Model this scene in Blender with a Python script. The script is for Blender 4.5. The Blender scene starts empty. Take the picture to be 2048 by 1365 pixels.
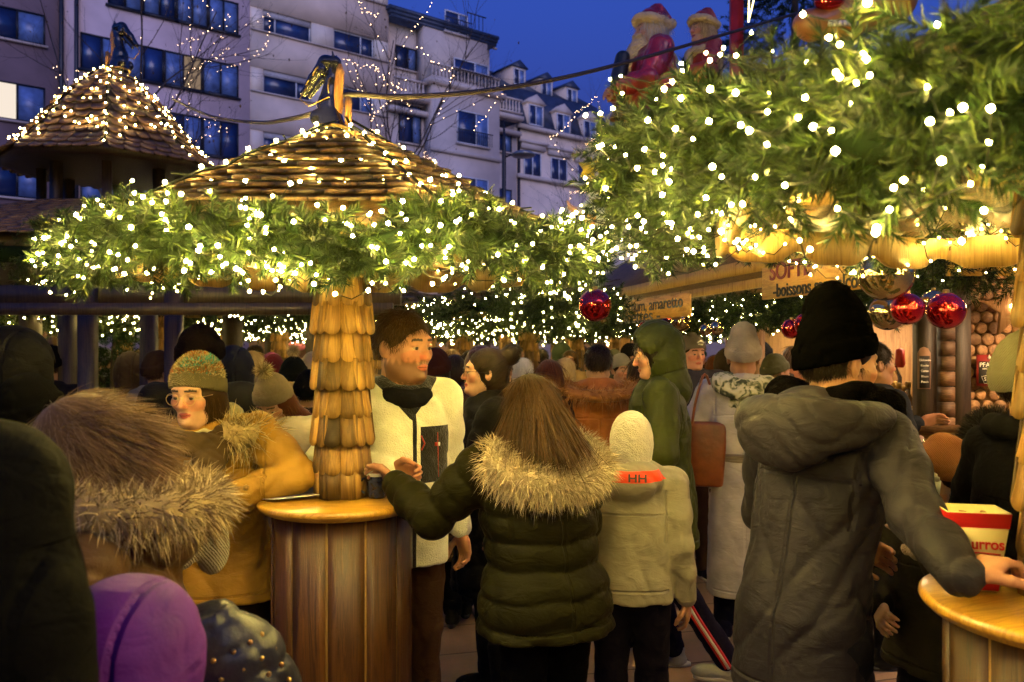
import bpy, math, random
import numpy as np
from math import sin, cos, pi, radians as R, sqrt, atan2
from mathutils import Vector, Matrix
rng = np.random.default_rng(7)
random.seed(7)
C = bpy.context.scene
COL = C.collection
# ------------------------------------------------------------------ camera, sky, exposure
FPX, CX, HY, EYE = 1593.0, 1024.0, 690.0, 1.65      # focal length and horizon in pixels of the 2048 px photograph
cam = bpy.data.cameras.new('camera'); camo = bpy.data.objects.new('camera', cam); COL.objects.link(camo)
cam.sensor_width = 36; cam.lens = 36 * FPX / 2048; cam.clip_end = 400; cam.clip_start = .05
camo.location = (0, 0, EYE); camo.rotation_euler = (R(90), 0, 0); cam.shift_y = 7.5 / 2048
cam.dof.use_dof = True; cam.dof.focus_distance = 3.0; cam.dof.aperture_fstop = 4.5
C.camera = camo
W = bpy.data.worlds.new('World'); C.world = W; W.use_nodes = True
nt = W.node_tree; bg = nt.nodes['Background']
sky = nt.nodes.new('ShaderNodeTexSky'); sky.sky_type = 'NISHITA'; sky.sun_disc = False
sky.sun_elevation = R(-3.2); sky.sun_rotation = R(180); sky.altitude = 300; sky.ozone_density = 4.0; sky.air_density = 1.0; sky.dust_density = .6
tint = nt.nodes.new('ShaderNodeMix'); tint.data_type = 'RGBA'; tint.blend_type = 'MULTIPLY'; tint.inputs[0].default_value = 1
tint.inputs[7].default_value = (.31, .84, .98, 1)
nt.links.new(sky.outputs[0], tint.inputs[6]); nt.links.new(tint.outputs[2], bg.inputs[0])
bg.inputs[1].default_value = 10.0
sun = bpy.data.lights.new('dusk_glow', 'SUN'); sun.energy = 1.35; sun.angle = R(50); sun.color = (1.0, .78, .80)
suno = bpy.data.objects.new('dusk_glow', sun); COL.objects.link(suno); suno.rotation_euler = (R(79), 0, R(25))
C.view_settings.view_transform = 'Standard'; C.view_settings.look = 'None'; C.view_settings.exposure = 0; C.view_settings.gamma = 1
cy = C.cycles; cy.use_denoising = True; cy.max_bounces = 5; cy.diffuse_bounces = 2; cy.glossy_bounces = 3; cy.transmission_bounces = 4
cy.transparent_max_bounces = 6; cy.sample_clamp_indirect = 3; cy.sample_clamp_direct = 0; cy.caustics_reflective = False; cy.caustics_refractive = False
cy.use_adaptive_sampling = True; cy.adaptive_threshold = .015; cy.use_light_tree = True

def P(px, py, d):
    "world point that stands at distance d (metres) and reads at that place of the 2048 px photograph"
    return np.array([(px - CX) * d / FPX, d, EYE - (py - HY) * d / FPX])
# ------------------------------------------------------------------ mesh helpers
def mk(name, V, F, mat, parent=None, smooth=False, col=None, fmat=None, loc=None, rot=None):
    V = np.asarray(V, dtype=np.float32)
    if not isinstance(F, list): F = [F]
    F = [np.asarray(f, dtype=np.int32) for f in F if len(f)]
    me = bpy.data.meshes.new(name)
    me.vertices.add(len(V)); me.vertices.foreach_set('co', V.ravel())
    nl = sum(f.size for f in F); npoly = sum(len(f) for f in F)
    me.loops.add(nl); me.loops.foreach_set('vertex_index', np.concatenate([f.ravel() for f in F]))
    tot = np.concatenate([np.full(len(f), f.shape[1], np.int32) for f in F])
    st = np.concatenate([[0], np.cumsum(tot)[:-1]]).astype(np.int32)
    me.polygons.add(npoly); me.polygons.foreach_set('loop_start', st); me.polygons.foreach_set('loop_total', tot)
    if smooth: me.polygons.foreach_set('use_smooth', np.ones(npoly, bool))
    ms = mat if isinstance(mat, (list, tuple)) else [mat]
    for m in ms: me.materials.append(m)
    if fmat is not None: me.polygons.foreach_set('material_index', np.asarray(fmat, dtype=np.int32))
    if col is not None:
        a = me.color_attributes.new('Col', 'FLOAT_COLOR', 'POINT')
        c = np.ones((len(V), 4), np.float32); c[:, :3] = col; a.data.foreach_set('color', c.ravel())
    me.update(calc_edges=True); me.validate()
    o = bpy.data.objects.new(name, me); COL.objects.link(o)
    if parent is not None: o.parent = parent
    if loc is not None: o.location = loc
    if rot is not None: o.rotation_euler = rot
    return o
class MB:
    def __init__(s): s.V = []; s.F = []; s.n = 0
    def add(s, V, F):
        V = np.asarray(V, float)
        for f in (F if isinstance(F, list) else [F]):
            s.F.append(np.asarray(f, int) + s.n)
        s.V.append(V); s.n += len(V); return s
    BF = np.array([[0,3,2,1],[4,5,6,7],[0,1,5,4],[1,2,6,5],[2,3,7,6],[3,0,4,7]])
    def hexa(s, pts): return s.add(pts, s.BF)
    def box(s, c, size, M=None):
        a, b, h = np.array(size) / 2
        p = np.array([[-a,-b,-h],[a,-b,-h],[a,b,-h],[-a,b,-h],[-a,-b,h],[a,-b,h],[a,b,h],[-a,b,h]])
        if M is not None: p = p @ np.array(M).T[:3, :3]
        return s.add(p + np.array(c), s.BF)
    def tube(s, path, r, n=6, closed=False, cap=True):
        V, F = tube(path, r, n, closed, cap); return s.add(V, F)
    def lathe(s, prof, n=32, c=(0, 0, 0), a0=0):
        prof = np.array(prof, float); m = len(prof); a = a0 + np.arange(n) * 2 * pi / n
        V = np.stack([np.outer(prof[:, 0], np.cos(a)), np.outer(prof[:, 0], np.sin(a)), np.repeat(prof[:, 1:2], n, 1)], -1).reshape(-1, 3) + np.array(c)
        i, j = np.meshgrid(np.arange(m - 1), np.arange(n), indexing='ij'); j2 = (j + 1) % n
        return s.add(V, np.stack([i*n+j, i*n+j2, (i+1)*n+j2, (i+1)*n+j], -1).reshape(-1, 4))
    def prism(s, outline, t, M=None, c=(0, 0, 0)):
        "outline in xz, thickness t along y"
        o = np.array(outline, float); n = len(o)
        V = np.concatenate([np.stack([o[:, 0], np.full(n, -t/2), o[:, 1]], 1), np.stack([o[:, 0], np.full(n, t/2), o[:, 1]], 1)])
        if M is not None: V = V @ np.array(M).T[:3, :3]
        V = V + np.array(c); i = np.arange(n); j = (i + 1) % n
        return s.add(V, [i[None], (i[::-1] + n)[None], np.stack([j, i, i+n, j+n], 1)])
    def inst(s, TV, TF, Ms, off):
        "copies of a small template: rotation matrices (N,3,3) and offsets (N,3)"
        N = len(off)
        if not N: return s
        V = np.einsum('nij,vj->nvi', Ms, TV) + off[:, None, :]
        k = len(TV)
        Fs = [(np.asarray(f)[None] + (np.arange(N) * k)[:, None, None]).reshape(-1, np.asarray(f).shape[1]) for f in (TF if isinstance(TF, list) else [TF])]
        return s.add(V.reshape(-1, 3), Fs)
    def get(s):
        V = np.concatenate(s.V); d = {}
        for f in s.F: d.setdefault(f.shape[1], []).append(f)
        return V, [np.concatenate(x) for x in d.values()]
    def obj(s, name, mat, parent=None, smooth=False, **k):
        V, F = s.get(); return mk(name, V, F, mat, parent, smooth, **k)
def frames(path, closed=False):
    p = np.asarray(path, float); n = len(p)
    t = (np.roll(p, -1, 0) - np.roll(p, 1, 0)) if closed else np.gradient(p, axis=0)
    t /= np.linalg.norm(t, axis=1)[:, None] + 1e-12
    u = np.zeros_like(p); a = np.array([0, 0, 1.]) if abs(t[0, 2]) < .9 else np.array([1., 0, 0])
    a = a - t[0] * a.dot(t[0]); a /= np.linalg.norm(a); u[0] = a
    for i in range(1, n):
        a = a - t[i] * a.dot(t[i]); a /= np.linalg.norm(a) + 1e-12; u[i] = a
    return p, t, u, np.cross(t, u)
def tube(path, r, n=6, closed=False, cap=True):
    p, t, u, v = frames(path, closed); m = len(p); r = np.broadcast_to(np.asarray(r, float), (m,))
    a = np.arange(n) * 2 * pi / n
    V = (p[:, None] + r[:, None, None] * (u[:, None] * np.cos(a)[None, :, None] + v[:, None] * np.sin(a)[None, :, None])).reshape(-1, 3)
    k = m if closed else m - 1
    i, j = np.meshgrid(np.arange(k), np.arange(n), indexing='ij'); j2 = (j + 1) % n; i2 = (i + 1) % m
    F = [np.stack([i*n+j, i*n+j2, i2*n+j2, i2*n+j], -1).reshape(-1, 4)]
    if cap and not closed: F += [np.arange(n)[::-1][None], (np.arange(n) + (m-1)*n)[None]]
    return V, F
def rotz(a):
    c, s = cos(a), sin(a); return np.array([[c, -s, 0], [s, c, 0], [0, 0, 1.]])
def rotx(a):
    c, s = cos(a), sin(a); return np.array([[1., 0, 0], [0, c, -s], [0, s, c]])
def roty(a):
    c, s = cos(a), sin(a); return np.array([[c, 0, s], [0, 1., 0], [-s, 0, c]])
def unit(v): v = np.asarray(v, float); return v / (np.linalg.norm(v, axis=-1, keepdims=True) + 1e-12)
def rand_dirs(n): return unit(rng.normal(size=(n, 3)))
def strands(base, dirs, length, width, seg=3, bend=None, twist=None):
    "tapering ribbons (hair, fur, needles)"
    N = len(base); base = np.asarray(base, float); dirs = unit(dirs)
    length = np.broadcast_to(length, (N,)); width = np.broadcast_to(width, (N,))
    side = unit(np.cross(dirs, rand_dirs(N) if twist is None else twist)); bend = np.zeros((N, 3)) if bend is None else np.broadcast_to(bend, (N, 3))
    rows = []
    for i in range(seg + 1):
        f = i / seg; c = base + dirs * (length * f)[:, None] + bend * (length * f * f)[:, None]
        if i == seg: rows.append(c[:, None])
        else:
            w = (width * (1 - .55 * f) / 2)[:, None]; rows.append(np.stack([c - side * w, c + side * w], 1))
    V = np.concatenate(rows, 1); k = 2 * seg + 1; b = (np.arange(N) * k)[:, None]
    F = []
    if seg > 1: F.append(np.concatenate([b + np.array([[2*i, 2*i+1, 2*i+3, 2*i+2]]) for i in range(seg - 1)]))
    F.append(b + np.array([[2*seg-2, 2*seg-1, 2*seg]]))
    return V.reshape(-1, 3), F
def ico(sub=1):
    import bmesh
    bm = bmesh.new(); bmesh.ops.create_icosphere(bm, subdivisions=sub, radius=1)
    V = np.array([v.co[:] for v in bm.verts]); F = np.array([[v.index for v in f.verts] for f in bm.faces]); bm.free(); return V, F
ICO0 = (np.array([[1,0,0],[-1,0,0],[0,1,0],[0,-1,0],[0,0,1],[0,0,-1.]]), np.array([[0,2,4],[2,1,4],[1,3,4],[3,0,4],[2,0,5],[1,2,5],[3,1,5],[0,3,5]]))
ICO1 = ico(1); ICO2 = ico(2); ICO3 = ico(4)
def spheres(mb, pts, r, T=None):
    T = T or ICO1; pts = np.asarray(pts, float); r = np.broadcast_to(r, (len(pts),))
    return mb.inst(T[0], T[1], np.eye(3)[None] * r[:, None, None], pts)
def empty(name, loc=(0, 0, 0), rz=0):
    o = bpy.data.objects.new(name, None); COL.objects.link(o); o.location = loc; o.rotation_euler = (0, 0, rz); o.empty_display_size = .1; return o
def tag(o, label=None, cat=None, group=None, kind=None):
    if label: o['label'] = label
    if cat: o['category'] = cat
    if group: o['group'] = group
    if kind: o['kind'] = kind
    return o
def copy_tree(o, parent=None):
    c = o.copy(); COL.objects.link(c); c.parent = parent
    for ch in list(KIDS(o)): copy_tree(ch, c)
    return c
def KIDS(o): return [x for x in bpy.data.objects if x.parent == o]
# ------------------------------------------------------------------ distance fields -> one closed skin (surface nets)
def smin(a, b, k):
    if k <= 0: return np.minimum(a, b)
    h = np.clip(.5 + .5 * (b - a) / k, 0, 1); return b * (1 - h) + a * h - k * h * (1 - h)
class Sdf:
    def __init__(s): s.P = []
    def prim(s, f, lo, hi, k=.02, mode=1): s.P.append((f, np.asarray(lo, float), np.asarray(hi, float), k, mode)); return s
    def ell(s, c, r, M=None, k=.02, mode=1, clip=None):
        c = np.asarray(c, float); r = np.asarray(r, float); Mi = None if M is None else np.asarray(M).T
        def f(x, y, z):
            x, y, z = x - c[0], y - c[1], z - c[2]
            if Mi is not None: x, y, z = [Mi[i, 0]*x + Mi[i, 1]*y + Mi[i, 2]*z for i in range(3)]
            a = (x/r[0])**2 + (y/r[1])**2 + (z/r[2])**2; b = (x/r[0]**2)**2 + (y/r[1]**2)**2 + (z/r[2]**2)**2
            k0 = np.sqrt(a); d = k0 * (k0 - 1) / (np.sqrt(b) + 1e-6)
            if clip is not None: d = np.maximum(d, clip(x, y, z))
            return d
        m = r.max() if M is not None else r
        return s.prim(f, c - m, c + m, k, mode)
    def cap(s, a, b, ra, rb=None, k=.02, mode=1, quilt=None, l0=0, flat=None):
        a = np.asarray(a, float); b = np.asarray(b, float); rb = ra if rb is None else rb; ab = b - a; L2 = ab.dot(ab) + 1e-9; L = sqrt(L2)
        def f(x, y, z):
            x, y, z = x - a[0], y - a[1], z - a[2]
            t = (x*ab[0] + y*ab[1] + z*ab[2]) / L2; h = np.clip(t, 0, 1); rr = ra + (rb - ra) * h
            if quilt: rr = rr + quilt[1] * (np.abs(np.sin(pi * (l0 + h * L) / quilt[0])) ** .5 - .6)
            dx, dy, dz = x - h*ab[0], y - h*ab[1], z - h*ab[2]
            if flat is not None:
                e = dx*flat[0] + dy*flat[1] + dz*flat[2]; q = flat[3]
                dx, dy, dz = dx + flat[0]*e*(q-1), dy + flat[1]*e*(q-1), dz + flat[2]*e*(q-1)
            return np.sqrt(dx*dx + dy*dy + dz*dz) - rr
        m = max(ra, rb) + (quilt[1] if quilt else 0)
        return s.prim(f, np.minimum(a, b) - m, np.maximum(a, b) + m, k, mode)
    def chain(s, pts, rs, k=.02, quilt=None, mode=1):
        l = 0
        for i in range(len(pts) - 1):
            s.cap(pts[i], pts[i+1], rs[i], rs[i+1], k, mode, quilt, l); l += np.linalg.norm(np.array(pts[i+1]) - np.array(pts[i]))
        return s
    def torso(s, prof, k=.02, quilt=None, n=2.3, mode=1):
        "upright stack of ellipses: rows z, rx, ry, cx, cy"
        p = np.array(prof, float); zc = (p[:, 0].min(), p[:, 0].max()); p = p[np.argsort(p[:, 0])]
        def f(x, y, z):
            zz = np.clip(z, *zc); rx = np.interp(zz, p[:, 0], p[:, 1]); ry = np.interp(zz, p[:, 0], p[:, 2]); cx = np.interp(zz, p[:, 0], p[:, 3]); cy_ = np.interp(zz, p[:, 0], p[:, 4])
            if quilt:
                q = quilt[1] * (np.abs(np.sin(pi * (z + .006*np.sin(x*31+y*17)) / quilt[0])) ** .5 - .6); rx = rx + q; ry = ry + q
            e = ((np.abs(x - cx) / rx) ** n + (np.abs(y - cy_) / ry) ** n) ** (1 / n)
            d = (e - 1) * np.minimum(rx, ry); dz = np.maximum(z - zc[1], zc[0] - z)
            return np.where((d > 0) & (dz > 0), np.sqrt(np.maximum(d, 0)**2 + np.maximum(dz, 0)**2), np.maximum(d, dz))
        m = p[:, 1:3].max() + .02
        return s.prim(f, (p[:, 3].min() - m, p[:, 4].min() - m, zc[0]), (p[:, 3].max() + m, p[:, 4].max() + m, zc[1]), k, mode)
    def build(s, h, folds=None, post=None):
        A = [p for p in s.P if p[4] == 1]
        lo = np.min([p[1] for p in A], 0) - 3*h - .01; hi = np.max([p[2] for p in A], 0) + 3*h + .01
        n = np.ceil((hi - lo) / h).astype(int) + 1
        ax = [lo[i] + h * np.arange(n[i]) for i in range(3)]
        v = np.full(n, .5, np.float32)
        for f, a, b, k, mode in s.P:
            m = k + 2.5*h
            i0 = np.clip(((a - m - lo) / h).astype(int), 0, n - 1); i1 = np.clip(((b + m - lo) / h).astype(int) + 2, 1, n)
            if (i1 <= i0).any(): continue
            sl = tuple(slice(i0[i], i1[i]) for i in range(3))
            X, Y, Z = ax[0][sl[0]][:, None, None], ax[1][sl[1]][None, :, None], ax[2][sl[2]][None, None, :]
            d = np.broadcast_to(f(X, Y, Z), v[sl].shape)
            v[sl] = smin(v[sl], d, k) if mode == 1 else -smin(-v[sl], d, k)
        if folds or post:
            X, Y, Z = ax[0][:, None, None], ax[1][None, :, None], ax[2][None, None, :]
            if folds: v = v + fold_noise(X, Y, Z, *folds)
            if post: v = post(v, X, Y, Z)
        return nets(v, lo, h)
def fold_noise(x, y, z, amp, scale=1.0, seed=0):
    q = np.random.default_rng(seed + 11); out = 0
    wx = x + .05*np.sin(z*9/scale + q.uniform(0, 6)) ; wy = y + .05*np.sin(z*7/scale + q.uniform(0, 6)); wz = z + .05*np.sin(x*11/scale + y*8/scale + q.uniform(0, 6))
    for i in range(6):
        kk = unit(q.normal(size=3) * [1, 1, 1.1]) * q.uniform(9, 30) / scale
        out = out + ((1 - np.abs(np.sin(kk[0]*wx + kk[1]*wy + kk[2]*wz + q.uniform(0, 6))))**3.5 - .2) * q.uniform(.5, 1) * (1 + np.sin(x*9+z*7+i))
    return out * amp * .62
def nets(v, lo, h):
    s = v < 0; n = np.array(v.shape); m = n - 1
    cnt = sum(s[i:i+m[0], j:j+m[1], k:k+m[2]].astype(np.int8) for i in (0,1) for j in (0,1) for k in (0,1))
    mixed = (cnt > 0) & (cnt < 8); ijk = np.argwhere(mixed); idx = np.full(m, -1, np.int64); idx[mixed] = np.arange(len(ijk))
    acc = np.zeros((len(ijk), 3)); c = np.zeros(len(ijk)); i, j, k = ijk.T
    corners = [(a, b, d) for a in (0,1) for b in (0,1) for d in (0,1)]
    for a in corners:
        for axx in range(3):
            if a[axx]: continue
            b = list(a); b[axx] = 1
            va = v[i+a[0], j+a[1], k+a[2]]; vb = v[i+b[0], j+b[1], k+b[2]]
            x = (va < 0) != (vb < 0); t = np.where(x, va / (va - vb + 1e-12), 0)
            pt = np.tile(np.array(a, float), (len(ijk), 1)); pt[:, axx] += t
            acc[x] += pt[x]; c[x] += 1
    V = lo + h * (ijk + acc / np.maximum(c, 1)[:, None])
    F = []
    for axx in range(3):
        o1, o2 = [(1, 2), (2, 0), (0, 1)][axx]
        sa = [slice(None)]*3; sb = [slice(None)]*3; sa[axx] = slice(0, -1); sb[axx] = slice(1, None)
        A, B = s[tuple(sa)], s[tuple(sb)]; e = np.argwhere(A != B); e = e[(e[:, o1] > 0) & (e[:, o2] > 0) & (e[:, o1] < m[o1]) & (e[:, o2] < m[o2])]
        if not len(e): continue
        q = []
        for d1, d2 in ((-1,-1), (0,-1), (0,0), (-1,0)):
            t = e.copy(); t[:, o1] += d1; t[:, o2] += d2; q.append(idx[t[:, 0], t[:, 1], t[:, 2]])
        q = np.stack(q, 1); fl = ~A[e[:, 0], e[:, 1], e[:, 2]]; q[fl] = q[fl][:, ::-1]; F.append(q[(q >= 0).all(1)])
    return V, np.concatenate(F)
def vnormals(V, F):
    n = np.zeros_like(V); f = F; a = np.cross(V[f[:, 2]] - V[f[:, 0]], V[f[:, 3]] - V[f[:, 1]])
    for i in range(4): np.add.at(n, f[:, i], a)
    return unit(n)
# ------------------------------------------------------------------ materials
_M = {}
def lin(c):
    "sRGB 0..255 triple -> linear"
    return tuple((x/255/12.92 if x <= 10 else ((x/255+.055)/1.055)**2.4) for x in c)
def nodes(name):
    m = bpy.data.materials.new(name); m.use_nodes = True; t = m.node_tree; return m, t, t.nodes['Principled BSDF'], t.nodes, t.links
def N(t, typ, **k):
    n = t.nodes.new(typ)
    for a, b in k.items():
        if a.startswith('i_'):
            key = a[2:]; n.inputs[int(key) if key.isdigit() else key.replace('_', ' ')].default_value = b
        else: setattr(n, a, b)
    return n
def ramp(t, stops):
    r = t.nodes.new('ShaderNodeValToRGB'); e = r.color_ramp.elements
    while len(e) < len(stops): e.new(.5)
    for x, (p, c) in zip(e, stops): x.position = p; x.color = (*c, 1)
    return r
def cloth(col, kind='plain', rough=.8, var=.25, spec=.2):
    key = ('cloth', tuple(np.round(col, 4)), kind, rough, var)
    if key in _M: return _M[key]
    col = tuple(x*.56 for x in col)
    if max(col) < .05: spec = .2 * max(col) / .05
    m, t, b, ns, L = nodes(kind + '_cloth')
    tc = N(t, 'ShaderNodeTexCoord'); nz = N(t, 'ShaderNodeTexNoise', i_Scale=7.0, i_Detail=5.0)
    L.new(tc.outputs['Object'], nz.inputs['Vector'])
    r = ramp(t, [(.3, tuple(x*(1-var) for x in col)), (.7, tuple(min(x*(1+var), .95) for x in col))]); L.new(nz.outputs[0], r.inputs[0]); L.new(r.outputs[0], b.inputs['Base Color'])
    b.inputs['Roughness'].default_value = rough; b.inputs['Specular IOR Level'].default_value = spec
    wr = N(t, 'ShaderNodeTexNoise', i_Scale=11.0, i_Detail=4.0, i_Distortion=1.2); mp = N(t, 'ShaderNodeMapping'); mp.inputs['Scale'].default_value = (1, 1, 1.9)
    L.new(tc.outputs['Object'], mp.inputs['Vector']); L.new(mp.outputs[0], wr.inputs['Vector'])
    bp = N(t, 'ShaderNodeBump', i_Strength=.42, i_Distance=.018); L.new(wr.outputs[0], bp.inputs['Height'])
    b2 = N(t, 'ShaderNodeBump'); L.new(bp.outputs[0], b2.inputs['Normal'])
    if kind == 'knit':
        wv = N(t, 'ShaderNodeTexWave', i_Scale=80.0, i_Distortion=3.0, i_Detail=2.0, i_Detail_Scale=2.5); wv.bands_direction = 'DIAGONAL'
        L.new(tc.outputs['Object'], wv.inputs['Vector']); L.new(wv.outputs['Fac'], b2.inputs['Height']); b2.inputs['Strength'].default_value = .9; b2.inputs['Distance'].default_value = .008
    elif kind in ('fleece', 'fur'):
        w2 = N(t, 'ShaderNodeTexVoronoi', i_Scale=190.0); L.new(tc.outputs['Object'], w2.inputs['Vector']); L.new(w2.outputs[0], b2.inputs['Height']); b2.inputs['Strength'].default_value = .6; b2.inputs['Distance'].default_value = .006
        b.inputs['Sheen Weight'].default_value = .3 if max(col) > .1 else 0
    else:
        w2 = N(t, 'ShaderNodeTexNoise', i_Scale=260.0, i_Detail=2.0); L.new(tc.outputs['Object'], w2.inputs['Vector']); L.new(w2.outputs[0], b2.inputs['Height']); b2.inputs['Strength'].default_value = .25; b2.inputs['Distance'].default_value = .002
    at = N(t, 'ShaderNodeAttribute', attribute_name='Seam'); mr = N(t, 'ShaderNodeMapRange'); mr.inputs['From Max'].default_value = .008; L.new(at.outputs['Fac'], mr.inputs[0]); b3 = N(t, 'ShaderNodeBump', i_Strength=.9, i_Distance=.008); L.new(mr.outputs[0], b3.inputs['Height']); L.new(b2.outputs[0], b3.inputs['Normal'])
    L.new(b3.outputs[0], b.inputs['Normal']); _M[key] = m; return m
def island(t, L, sock, stops, bsdf, key='Base Color'):
    "colour by mesh island"
    g = N(t, 'ShaderNodeNewGeometry'); r = ramp(t, stops); L.new(g.outputs['Random Per Island'], r.inputs[0]); L.new(r.outputs[0], bsdf.inputs[key]); return r
def wood(name, dark, light, scale=(24, 24, 1.6), rough=.55, isl=.5, bump=.4, coat=0):
    if name in _M: return _M[name]
    m, t, b, ns, L = nodes(name)
    tc = N(t, 'ShaderNodeTexCoord'); mp = N(t, 'ShaderNodeMapping'); mp.inputs['Scale'].default_value = scale; L.new(tc.outputs['Object'], mp.inputs['Vector'])
    g = N(t, 'ShaderNodeNewGeometry'); off = N(t, 'ShaderNodeVectorMath', operation='SCALE'); cx = N(t, 'ShaderNodeCombineXYZ')
    for i in range(3): L.new(g.outputs['Random Per Island'], cx.inputs[i])
    L.new(cx.outputs[0], off.inputs[0]); off.inputs['Scale'].default_value = 37; ad = N(t, 'ShaderNodeVectorMath', operation='ADD'); L.new(mp.outputs[0], ad.inputs[0]); L.new(off.outputs[0], ad.inputs[1])
    nz = N(t, 'ShaderNodeTexNoise', i_Scale=1.0, i_Detail=7.0, i_Roughness=.65, i_Distortion=1.4); L.new(ad.outputs[0], nz.inputs['Vector'])
    wv = N(t, 'ShaderNodeMath', operation='SINE'); mu = N(t, 'ShaderNodeMath', operation='MULTIPLY'); mu.inputs[1].default_value = 42; L.new(nz.outputs[0], mu.inputs[0]); L.new(mu.outputs[0], wv.inputs[0])
    ma = N(t, 'ShaderNodeMath', operation='MULTIPLY_ADD'); ma.inputs[1].default_value = .16; L.new(wv.outputs[0], ma.inputs[0]); L.new(nz.outputs[0], ma.inputs[2])
    r = ramp(t, [(.25, tuple(v*.68 for v in dark)), (.75, tuple(v*.75 for v in light))]); L.new(ma.outputs[0], r.inputs[0])
    hs = N(t, 'ShaderNodeHueSaturation'); L.new(r.outputs[0], hs.inputs['Color']); mr = N(t, 'ShaderNodeMapRange'); L.new(g.outputs['Random Per Island'], mr.inputs[0])
    mr.inputs['To Min'].default_value = 1 - isl; mr.inputs['To Max'].default_value = 1 + isl * .45; L.new(mr.outputs[0], hs.inputs['Value']); L.new(hs.outputs[0], b.inputs['Base Color'])
    b.inputs['Roughness'].default_value = rough; b.inputs['Coat Weight'].default_value = coat; b.inputs['Coat Roughness'].default_value = .15
    bp = N(t, 'ShaderNodeBump', i_Strength=bump, i_Distance=.004); L.new(ma.outputs[0], bp.inputs['Height']); L.new(bp.outputs[0], b.inputs['Normal'])
    _M[name] = m; return m
def plain(name, col, rough=.5, metal=0, noise=.15, scale=8, bump=0, bscale=40, coat=0, emit=0, ecol=None, spec=.5, bdist=.01):
    if name in _M: return _M[name]
    m, t, b, ns, L = nodes(name); tc = N(t, 'ShaderNodeTexCoord'); nz = N(t, 'ShaderNodeTexNoise', i_Scale=float(scale), i_Detail=6.0); L.new(tc.outputs['Object'], nz.inputs['Vector'])
    r = ramp(t, [(.3, tuple(x*(1-noise) for x in col)), (.7, tuple(min(1, x*(1+noise)) for x in col))]); L.new(nz.outputs[0], r.inputs[0]); L.new(r.outputs[0], b.inputs['Base Color'])
    b.inputs['Roughness'].default_value = rough; b.inputs['Metallic'].default_value = metal; b.inputs['Coat Weight'].default_value = coat; b.inputs['Specular IOR Level'].default_value = spec
    if bump:
        n2 = N(t, 'ShaderNodeTexNoise', i_Scale=float(bscale), i_Detail=5.0); L.new(tc.outputs['Object'], n2.inputs['Vector']); bp = N(t, 'ShaderNodeBump', i_Strength=float(bump), i_Distance=float(bdist)); L.new(n2.outputs[0], bp.inputs['Height']); L.new(bp.outputs[0], b.inputs['Normal'])
    if emit: b.inputs['Emission Color'].default_value = (*(ecol or col), 1); b.inputs['Emission Strength'].default_value = emit
    _M[name] = m; return m
def masked(m, col2):
    "same cloth with a second colour where the vertex field Mask is above zero"
    m = m.copy(); t = m.node_tree; b = t.nodes['Principled BSDF']; src = b.inputs['Base Color'].links[0].from_socket; a = N(t, 'ShaderNodeAttribute', attribute_name='Mask'); g = N(t, 'ShaderNodeMath', operation='GREATER_THAN'); g.inputs[1].default_value = 0
    t.links.new(a.outputs['Fac'], g.inputs[0]); x = N(t, 'ShaderNodeMix', data_type='RGBA'); t.links.new(g.outputs[0], x.inputs[0]); t.links.new(src, x.inputs[6]); x.inputs[7].default_value = (*col2, 1); t.links.new(x.outputs[2], b.inputs['Base Color']); return m
def set_mask(o, f, col2):
    a = o.data.attributes.new('Mask', 'FLOAT', 'POINT'); a.data.foreach_set('value', np.asarray(f, np.float32)); o.data.materials[0] = masked(o.data.materials[0], col2)
def leafy(name, stops, tr=.35, rough=.5):
    if name in _M: return _M[name]
    m, t, b, ns, L = nodes(name); r = island(t, L, None, stops, b); b.inputs['Roughness'].default_value = rough; b.inputs['Specular IOR Level'].default_value = .18
    tl = N(t, 'ShaderNodeBsdfTranslucent'); L.new(r.outputs[0], tl.inputs[0]); mx = N(t, 'ShaderNodeMixShader'); mx.inputs[0].default_value = tr
    L.new(b.outputs[0], mx.inputs[1]); L.new(tl.outputs[0], mx.inputs[2]); L.new(mx.outputs[0], ns['Material Output'].inputs[0]); _M[name] = m; return m
def emitter(name, col, s):
    if name in _M: return _M[name]
    m = bpy.data.materials.new(name); m.use_nodes = True; t = m.node_tree; t.nodes.clear(); e = N(t, 'ShaderNodeEmission'); e.inputs[0].default_value = (*col, 1); e.inputs[1].default_value = s
    o = N(t, 'ShaderNodeOutputMaterial'); t.links.new(e.outputs[0], o.inputs[0]); _M[name] = m; return m
WARM = (1.0, .72, .16)
BULB = emitter('bulb_glow', WARM, 1350.0)
BULB_ROOF = emitter('roof_bulb_glow', (1, .70, .20), 120.0)
BULB_FAR = emitter('distant_bulb_glow', (1, .72, .20), 200.0)
BULB_TREE = emitter('tree_bulb_glow', (1, .62, .34), 26.0)
NEEDLE = leafy('fir_needles', [(0, (.003, .010, .002)), (.5, (.007, .019, .004)), (.85, (.026, .046, .008)), (1, (.08, .10, .02))], .14)
WIRE = plain('black_cable', (.006, .008, .006), .7, spec=.1)
PALE = wood('pale_wood', (.38, .21, .04), (.62, .38, .10), rough=.5, isl=.55)
SHING = wood('shingle_wood', (.30, .16, .04), (.58, .32, .07), scale=(11, 11, 1.0), bump=.15, rough=.6, isl=.9)
ROOFW = wood('roof_shingle_wood', (.07, .038, .016), (.21, .115, .042), scale=(10, 10, 10), bump=.2, rough=.55, isl=.8)
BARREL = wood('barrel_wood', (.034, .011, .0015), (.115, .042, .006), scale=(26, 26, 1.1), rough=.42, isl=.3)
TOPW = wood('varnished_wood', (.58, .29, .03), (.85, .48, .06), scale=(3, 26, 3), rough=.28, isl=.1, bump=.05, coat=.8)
DARKW = wood('dark_beam_wood', (.018, .011, .007), (.06, .035, .02), rough=.5, isl=.3)
BLACKM = plain('black_metal', (.01, .01, .01), .45)
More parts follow.
